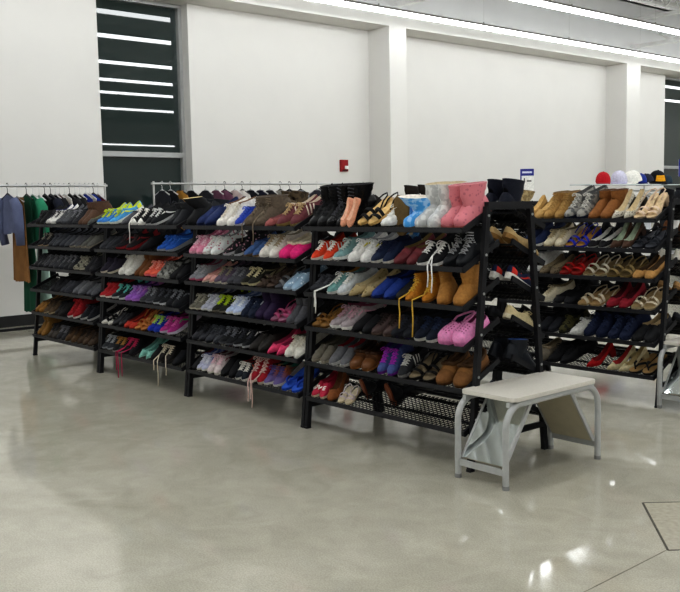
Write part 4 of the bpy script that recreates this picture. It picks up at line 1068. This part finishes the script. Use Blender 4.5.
def bench(x0, x1, y0, y1, label):
    t = thing('shoe_bench', label, 'bench', Matrix.Translation(((x0 + x1) / 2, (y0 + y1) / 2, 0)))
    w, d = (x1 - x0) / 2, (y1 - y0) / 2; H = 0.465
    # top slab with rounded corners
    mb = MB(); ring = []
    r = 0.03; ww, dd = w + .006, d - .058
    for cx_, cy_, a0 in ((ww - r, dd - r, 0), (-ww + r, dd - r, 90), (-ww + r, -dd + r, 180), (ww - r, -dd + r, 270)):
        for k in range(6):
            a = math.radians(a0 + 18 * k); ring.append((cx_ + r * math.cos(a), cy_ + r * math.sin(a)))
    n = len(ring)
    lv = [(H - .004, .997), (H, .985)]
    vs = [(x, y, H - .022) for x, y in ring] + [(x, y, H - .004) for x, y in ring] + [(x * .99, y * .995, H) for x, y in ring]
    fs = [tuple(reversed(range(n))), tuple(range(2 * n, 3 * n))]
    for i in range(n):
        j = (i + 1) % n; fs += [(i, j, n + j, n + i), (n + i, n + j, 2 * n + j, 2 * n + i)]
    mb.add(vs, fs); top = build(mb, 'bench_top', M_TOP, t, True, 40)
    for s in (-1, 1):
        f = bpy.data.objects.new('side_frame', None); COL.objects.link(f); f.parent = t
        x = s * (w - .016); R_ = .12; pts = [(x, -d + .016, 0.012), (x, -d + .016, H - .038 - R_)]
        for k in range(1, 8):
            a = PI - k * PI / 16; pts.append((x, -d + .016 + R_ + R_ * math.cos(a), H - .038 - R_ + R_ * math.sin(a)))
        for k in range(0, 8):
            a = PI / 2 - k * PI / 16; pts.append((x, d - .016 - R_ + R_ * math.cos(a), H - .038 - R_ + R_ * math.sin(a)))
        pts += [(x, d - .016, H - .038 - R_), (x, d - .016, 0.012)]
        q = MB(); q.tube(pts, .0175, 10); build(q, 'tube', M_TUBEG, f, True, 60)
        for yy in (-d + .016, d - .016):
            q = MB(); q.tube([(x, yy, 0), (x, yy, .022)], .0185, 10); build(q, 'foot', M_RUB, f, True, 60)
    for s in (-1, 1):
        yy = s * (d - .016)
        q = MB(); q.bar((-w + .02, yy, .085), (w - .02, yy, .085), .014, .032); build(q, 'low_rail', M_TUBEG, t)
        # leaning mirror: bottom edge at the end rail, top edge under the slab
        b0 = Vector((0, yy - s * .012, .11)); b1 = Vector((0, yy - s * .235, H - .040)); dv = (b1 - b0); L = dv.length; dv.normalize()
        nrm = Vector((0, s * dv.z, abs(dv.y)))
        mp = bpy.data.objects.new('mirror_panel', None); COL.objects.link(mp); mp.parent = t
        def quad(mb, hw, l0, l1, o0, o1):
            vs = []
            for o_ in (o0, o1):
                for sx, l in ((-1, l0), (1, l0), (1, l1), (-1, l1)): vs.append(b0 + dv * l + nrm * o_ + Vector((sx * hw, 0, 0)))
            mb.add(vs, [(3, 2, 1, 0), (4, 5, 6, 7), (0, 1, 5, 4), (1, 2, 6, 5), (2, 3, 7, 6), (3, 0, 4, 7)])
        q = MB(); quad(q, w - .036, 0, L, -.012, 0.0); build(q, 'backing_board', M_PANEL, mp)
        q = MB(); quad(q, w - .042, .001, L - .004, .0005, .004); build(q, 'mirror', M_MIRR, mp)
        for sx in (-1, 1):
            q = MB(); a = b0 + Vector((sx * (w - .036), 0, 0)) + nrm * -.003; q.bar(a, a + dv * (L - .01), .012, .022, (0, nrm.y, nrm.z))
            build(q, 'mirror_frame', M_TUBEG, mp)
    q = MB(); q.bar((-w + .03, -d + .05, H - .038), (-w + .03, d - .05, H - .038), .02, .025); q.bar((w - .03, -d + .05, H - .038), (w - .03, d - .05, H - .038), .02, .025)
    build(q, 'under_frame', M_TUBEG, t)
    return t
bench(-3.215, -2.865, 3.585, 4.43, 'white-topped try-on bench with angled mirrors at the front rack end')
bench(-3.32, -2.97, 5.80, 6.64, 'white-topped try-on bench at the rear rack end, partly cut off')

# ------------------------------------------------------------------ hanging clothes along the wall
M_CHROME = mat('b9b9b8', 0.28, 0.7, 0.0, 10, 0.03); M_WHITEP = mat('b4b3b0', 0.5, 0.0, 0.0, 10, 0.03)
def garment_rack(xc, ya, yb, zr, label):
    t = thing('garment_rack', label, 'clothes rack', Matrix.Translation((xc, 0, 0)))
    q = MB(); q.tube([(0, ya - .03, zr), (0, yb + .03, zr)], .014, 8); build(q, 'rail', M_CHROME, t, True, 60)
    for y in (ya, yb):
        q = MB(); q.tube([(0, y, .04), (0, y, zr + .03)], .013, 8); build(q, 'upright', M_WHITEP, t, True, 60)
        q = MB(); q.bar((-.28, y, .03), (.28, y, .03), .04, .04); build(q, 'base_foot', M_BLACK, t)
    q = MB(); q.bar((0, ya, .12), (0, yb, .12), .03, .03); build(q, 'base_rail', M_BLACK, t)
garment_rack(-10.2, 3.1, 5.20, 1.73, 'chrome garment rail with the blue-grey shirt, near wall corner')
garment_rack(-10.2, 5.86, 9.4, 1.755, 'chrome garment rail with the mauve top, beyond the dark window')
M_HOOK = mat('c9c9c9', 0.3, 0.6, 0.0)
def garment(kind, x, y, zr, ztop, zbot, hw, col, label, th=.05, sleeve=None, seed=0, group=None, yaw=0):
    rng = random.Random(seed)
    t = thing(kind, label, 'clothing', Matrix.Translation((x, y, zr)) @ Matrix.Rotation(math.radians(yaw), 4, 'Z'), group)
    h0 = ztop - zr; L = ztop - zbot
    hg = MB()
    hg.tube([(0.0265 * math.cos(a), 0, .004 + .027 * math.sin(a)) for a in [PI * k / 6 for k in range(0, 7)]] + [(-.0265, 0, -.004), (0, 0, -.034), (0, 0, h0 + .02)], .0035, 6)
    hg.tube([(-hw * .85, 0, h0 - .05), (0, 0, h0 + .015), (hw * .85, 0, h0 - .05)], .009, 6)
    build(hg, 'hanger', M_HOOK if rng.random() < .5 else M_BLACK, t, True, 60)
    n = 22; rows = []; m = 14; ph = rng.uniform(0, 6)
    pants = kind in ('trousers',)
    for i in range(m + 1):
        q = i / m; z = h0 - L * q
        if kind in ('shirt', 'jacket'): w = hw * (min(1, .32 + q * 7) if q < .1 else 1.0 - .06 * math.sin(q * 3))
        elif kind == 'dress': w = hw * (min(.8, .3 + q * 6) if q < .1 else .72 - .14 * math.exp(-((q - .35) / .12) ** 2) + .45 * max(0, q - .35))
        else: w = hw * (.85 + .15 * q)
        tk = th * (.55 + .6 * q)
        rows.append([(w * math.cos(a), tk * math.sin(a) * (1 + .35 * math.sin(5 * a + ph + q * 2)) + .014 * q * math.sin(9 * a + ph), z + .012 * math.sin(3 * a + ph) * q) for a in [2 * PI * k / n for k in range(n + 1)]])
    b = MB(); b.grid(rows)
    ctr = Vector((0, 0, h0)); b.grid([[ctr] * (n + 1), rows[0]])
    build(b, 'body_cloth', mat(col, .9, 0, .12, 9, .12), t, True)
    if sleeve:
        for s in (-1, 1):
            q = MB(); q.tube([(s * hw * .80, 0, h0 - .055), (s * (hw * 1.02), .012, h0 - .14), (s * (hw * 1.10), .02 * s, h0 - sleeve * .6), (s * hw * 1.08, .03, h0 - sleeve)], [.05, .062, .056, .045], 10)
            build(q, 'sleeve', mat(col, .9, 0, .12, 9, .12), t, True)
    return t
G1 = [('shirt', 4.02, 1.63, 1.20, '5a607a', 'blue-grey shirt hanging first on the rail', .56),
      ('skirt', 4.13, 1.60, .66, '7d5a36', 'long tan brown skirt behind the blue-grey shirt', None),
      ('dress', 4.235, 1.62, .30, '1e4a38', 'dark green dress behind the tan skirt', None),
      ('shirt', 4.31, 1.62, 1.06, '2e7a5c', 'emerald green blouse beside the dark green dress', .5),
      ('dress', 4.385, 1.61, .24, 'b9d0c6', 'long pale mint dress beside the emerald blouse', None),
      ('dress', 4.45, 1.62, .45, '17181b', 'long black dress beside the mint dress', None),
      ('jacket', 4.52, 1.62, .85, '1c1f2c', 'dark navy coat beside the long black dress', .55),
      ('shirt', 4.58, 1.62, 1.0, '15151a', 'black blouse beside the dark navy coat', .5),
      ('shirt', 4.63, 1.62, 1.0, '55302a', 'maroon top beside the white top on the rail', None),
      ('shirt', 4.69, 1.62, 1.05, 'd6d2ca', 'white top beside the maroon top on the rail', None),
      ('jacket', 4.75, 1.62, .9, '16161a', 'black jacket beside the white top', .55),
      ('jacket', 4.82, 1.62, .95, '1a1a1c', 'black cardigan beside the black jacket', .5),
      ('shirt', 4.88, 1.62, 1.0, '3a3128', 'dark brown patterned top beside the black cardigan', None),
      ('shirt', 4.95, 1.63, 1.0, '2a3c9c', 'bright blue top above the white running shoes', None),
      ('shirt', 5.00, 1.62, 1.0, 'c9c0ac', 'cream top between two blue tops', None),
      ('shirt', 5.05, 1.63, 1.0, '2c44a8', 'cobalt blue top next to the rail upright', None),
      ('shirt', 5.11, 1.62, 1.0, '7a3030', 'brick red top last on the wall corner rail', None)]
for k, (kd, y, zt, zb, c, lab, sl) in enumerate(G1):
    garment(kd, -10.2, y, 1.73, zt, zb, .20, c, lab, .014, sl, k, 'clothes on the wall corner rail')
G2 = [(5.98, '22242a', 'black top first on the window rail'), (6.10, '1a1b20', 'black jacket second on the window rail'), (6.24, 'a87a34', 'mustard top on the window rail'), (6.40, '16171b', 'black coat beside the mustard top'), (6.62, '2a2a30', 'charcoal top beside the black coat'),
      (6.78, '6a4658', 'mauve top above the navy suede loafers'), (6.92, '7a5266', 'plum top beside the mauve top'), (7.08, 'c9b9b4', 'pale blush top beside the plum top'), (7.20, 'dcd8d4', 'white top beside the blush top'), (7.34, '1a1b22', 'black top beside the white top'),
      (7.5, '1e2030', 'midnight top past the black top'), (7.66, '2c2c30', 'dark grey top past the midnight top'), (7.84, 'b4b0a8', 'stone grey top past the dark grey top'), (8.0, '23242a', 'ink black top past the stone grey top'), (8.2, '8d9098', 'silver grey top past the ink black top'), (8.5, '3a3a44', 'slate top at the end of the window rail')]
for k, (y, c, lab) in enumerate(G2):
    garment('shirt', -10.2, y, 1.755, 1.665, .95, .2, c, lab, .035, None, 40 + k, 'clothes on the window rail')
# the far rail with caps lying on its glass shelf
garment_rack(-9.0, 13.2, 17.2, 1.60, 'chrome garment rail carrying a glass shelf of caps')
t = thing('cap_shelf', 'long glass shelf laid over the far garment rail, caps on it', 'shelf', Matrix.Translation((-9.0, 15.2, 1.70)))
q = MB(); q.box(-.2, .2, -2.0, 2.0, 0, .016); build(q, 'glass_board', mat('c9d0d2', 0.15, 0, 0, 5, .03), t)
for y in (-1.6, 0, 1.6):
    q = MB(); q.tube([(0, y, -.086), (0, y, 0)], .012, 6); q.box(-.16, .16, y - .012, y + .012, -.012, 0); build(q, 'bracket', M_CHROME, t)
G3 = [(13.9, 'c9c4bc', 'pale beige top under the red cap'), (14.2, 'dedbd6', 'white top under the glass shelf, first'), (14.5, 'd0cdc6', 'off-white top under the lilac cap'), (14.8, 'e2e0dc', 'bright white top under the white cap'), (15.1, 'c4c6cc', 'pale grey top under the glass shelf'),
      (15.4, 'dddad2', 'ivory top under the blue cap'), (15.8, '2a2c30', 'black top under the glass shelf'), (16.1, 'd8d6d2', 'white top under the black and yellow cap'), (16.5, 'b9b9bb', 'light grey top at the shelf end')]
for k, (y, c, lab) in enumerate(G3):
    garment('shirt', -9.0, y, 1.60, 1.54, .9, .2, c, lab, .07, None, 80 + k, 'clothes under the glass shelf')
def cap(x, y, z, yaw, crown, brim, label, size=1.0, badge=None):
    t = thing('baseball_cap', label, 'cap', Matrix.Translation((x, y, z)) @ Matrix.Rotation(math.radians(yaw), 4, 'Z') @ Matrix.Rotation(math.radians(12), 4, 'X') @ Matrix.Translation((0, 0, .012)) @ Matrix.Scale(size, 4), 'caps on the glass shelf')
    n = 20; rows = []
    for i in range(8):
        a = PI / 2 * i / 7
        rows.append([(.092 * math.cos(a) ** .8 * math.cos(2 * PI * k / n) * (1.0), .104 * math.cos(a) ** .8 * math.sin(2 * PI * k / n), .002 + .125 * math.sin(a)) for k in range(n + 1)])
    q = MB(); q.grid(rows); build(q, 'crown', mat(crown, .85), t, True)
    q = MB(); rr = []
    for i in range(5):
        f = i / 4
        rr.append([(.09 * math.cos(a) * (1 - .06 * f), -(.075 * f) * math.sin(a) ** .7 - .098 * math.sin(a), .012 - .022 * f * math.cos(a) ** 2 + .004) for a in [PI * k / 12 for k in range(13)]])
    q.grid(rr); q.grid([[(p[0], p[1], p[2] - .006) for p in r] for r in rr]); build(q, 'brim', mat(brim, .85), t, True)
    q = MB(); q.tube([(0, 0, .124), (0, 0, .132)], .009, 8); build(q, 'button', mat(crown, .8), t)
    if badge:
        q = MB(); q.grid([[(.055 * math.cos(a) * (1 - .25 * f), -.104 * math.sin(math.acos(min(1, .55 * abs(math.cos(a))))) * (1 - .20 * f) - .004, .03 + .06 * f) for a in [PI * k / 8 for k in range(9)]] for f in (0, .5, 1)])
        build(q, 'front_panel', mat(badge, .7), t, True)
def yfor(u, x, z):
    return on(u, 180, 0, x).y
for u, c, b_, lab, yw, sz, bd in ((603, 'b3202a', 'a01c24', 'red cap on the glass shelf beside the lilac cap', 40, 1.0, None), (619, 'c4c2d4', 'b4b2cc', 'lilac white cap on the glass shelf', 30, 1.15, None), (633, 'e4e2da', 'e0ddd4', 'plain white cap on the glass shelf', -20, 1.2, None),
                             (647, '2a2c3c', 'd8d6d0', 'navy cap with white brim beside the blue cap', -40, .9, 'e0ddd6'), (667, '2c3a44', '22303a', 'dark slate cap last on the shelf', 30, .8, None), (640, '25388a', '1c2c74', 'royal blue cap beside the white cap', 60, .9, None), (657, '17181c', '17181c', 'black cap with a yellow front panel', 52, 1.25, 'e0a01c')):
    cap(-9.0, yfor(u, -9.0, 1.72), 1.742, yw, c, b_, lab, sz * 1.38, bd)
# price signs on poles
def sign(x, y, z0, z1, w, label, lines=True):
    t = thing('price_sign', label, 'sign', Matrix.Translation((x, y, 0)) @ Matrix.Rotation(math.radians(42), 4, 'Z'))
    q = MB(); q.box(-w / 2, w / 2, -.004, .004, z0, z1); build(q, 'sign_card', mat('eceae6', .5, 0, 0), t)
    h = z1 - z0
    q = MB(); q.box(-w / 2, w / 2, -.006, -.004, z1 - h * .30, z1); q.box(-w / 2, -w / 2 + w * .10, -.006, -.004, z0, z1 - h * .30); build(q, 'blue_band', mat('2c2f86', .5, 0, 0), t)
    q = MB(); q.box(-w * .36, w * .36, -.008, -.006, z1 - h * .19, z1 - h * .11); build(q, 'header_print', mat('d8d8ea', .5, 0, 0), t)
    q = MB(); q.box(-w * .24, -w * .15, -.008, -.006, z1 - h * .60, z1 - h * .40); q.box(-w * .02, w * .32, -.008, -.006, z1 - h * .56, z1 - h * .50); build(q, 'price_print', mat('4a4a4a', .5, 0, 0), t)
    q = MB(); q.tube([(0, .012, .02), (0, .012, z0 + .05)], .011, 8); build(q, 'pole', M_CHROME, t, True, 60)
    q = MB(); q.tube([(0, .012, 0), (0, .012, .02)], .15, 20); build(q, 'base_plate', M_BLACK, t)
sign(-9.0, 11.78, 1.60, 1.955, .21, 'white price sign with blue header standing before the white wall')
sign(-8.75, 16.25, 1.86, 2.17, .30, 'white price sign with blue frame before the dark window')

# ------------------------------------------------------------------ world and colour
w = bpy.data.worlds.new('world'); SC.world = w; w.use_nodes = True
w.node_tree.nodes['Background'].inputs['Color'].default_value = (0.9, 0.93, 1, 1); w.node_tree.nodes['Background'].inputs['Strength'].default_value = 0.05
SC.view_settings.view_transform = 'Standard'
SC.view_settings.look = 'Medium High Contrast'
SC.view_settings.exposure = 0.27
SC.cycles.max_bounces = 6; SC.cycles.diffuse_bounces = 4; SC.cycles.glossy_bounces = 3
SC.cycles.caustics_refractive = False
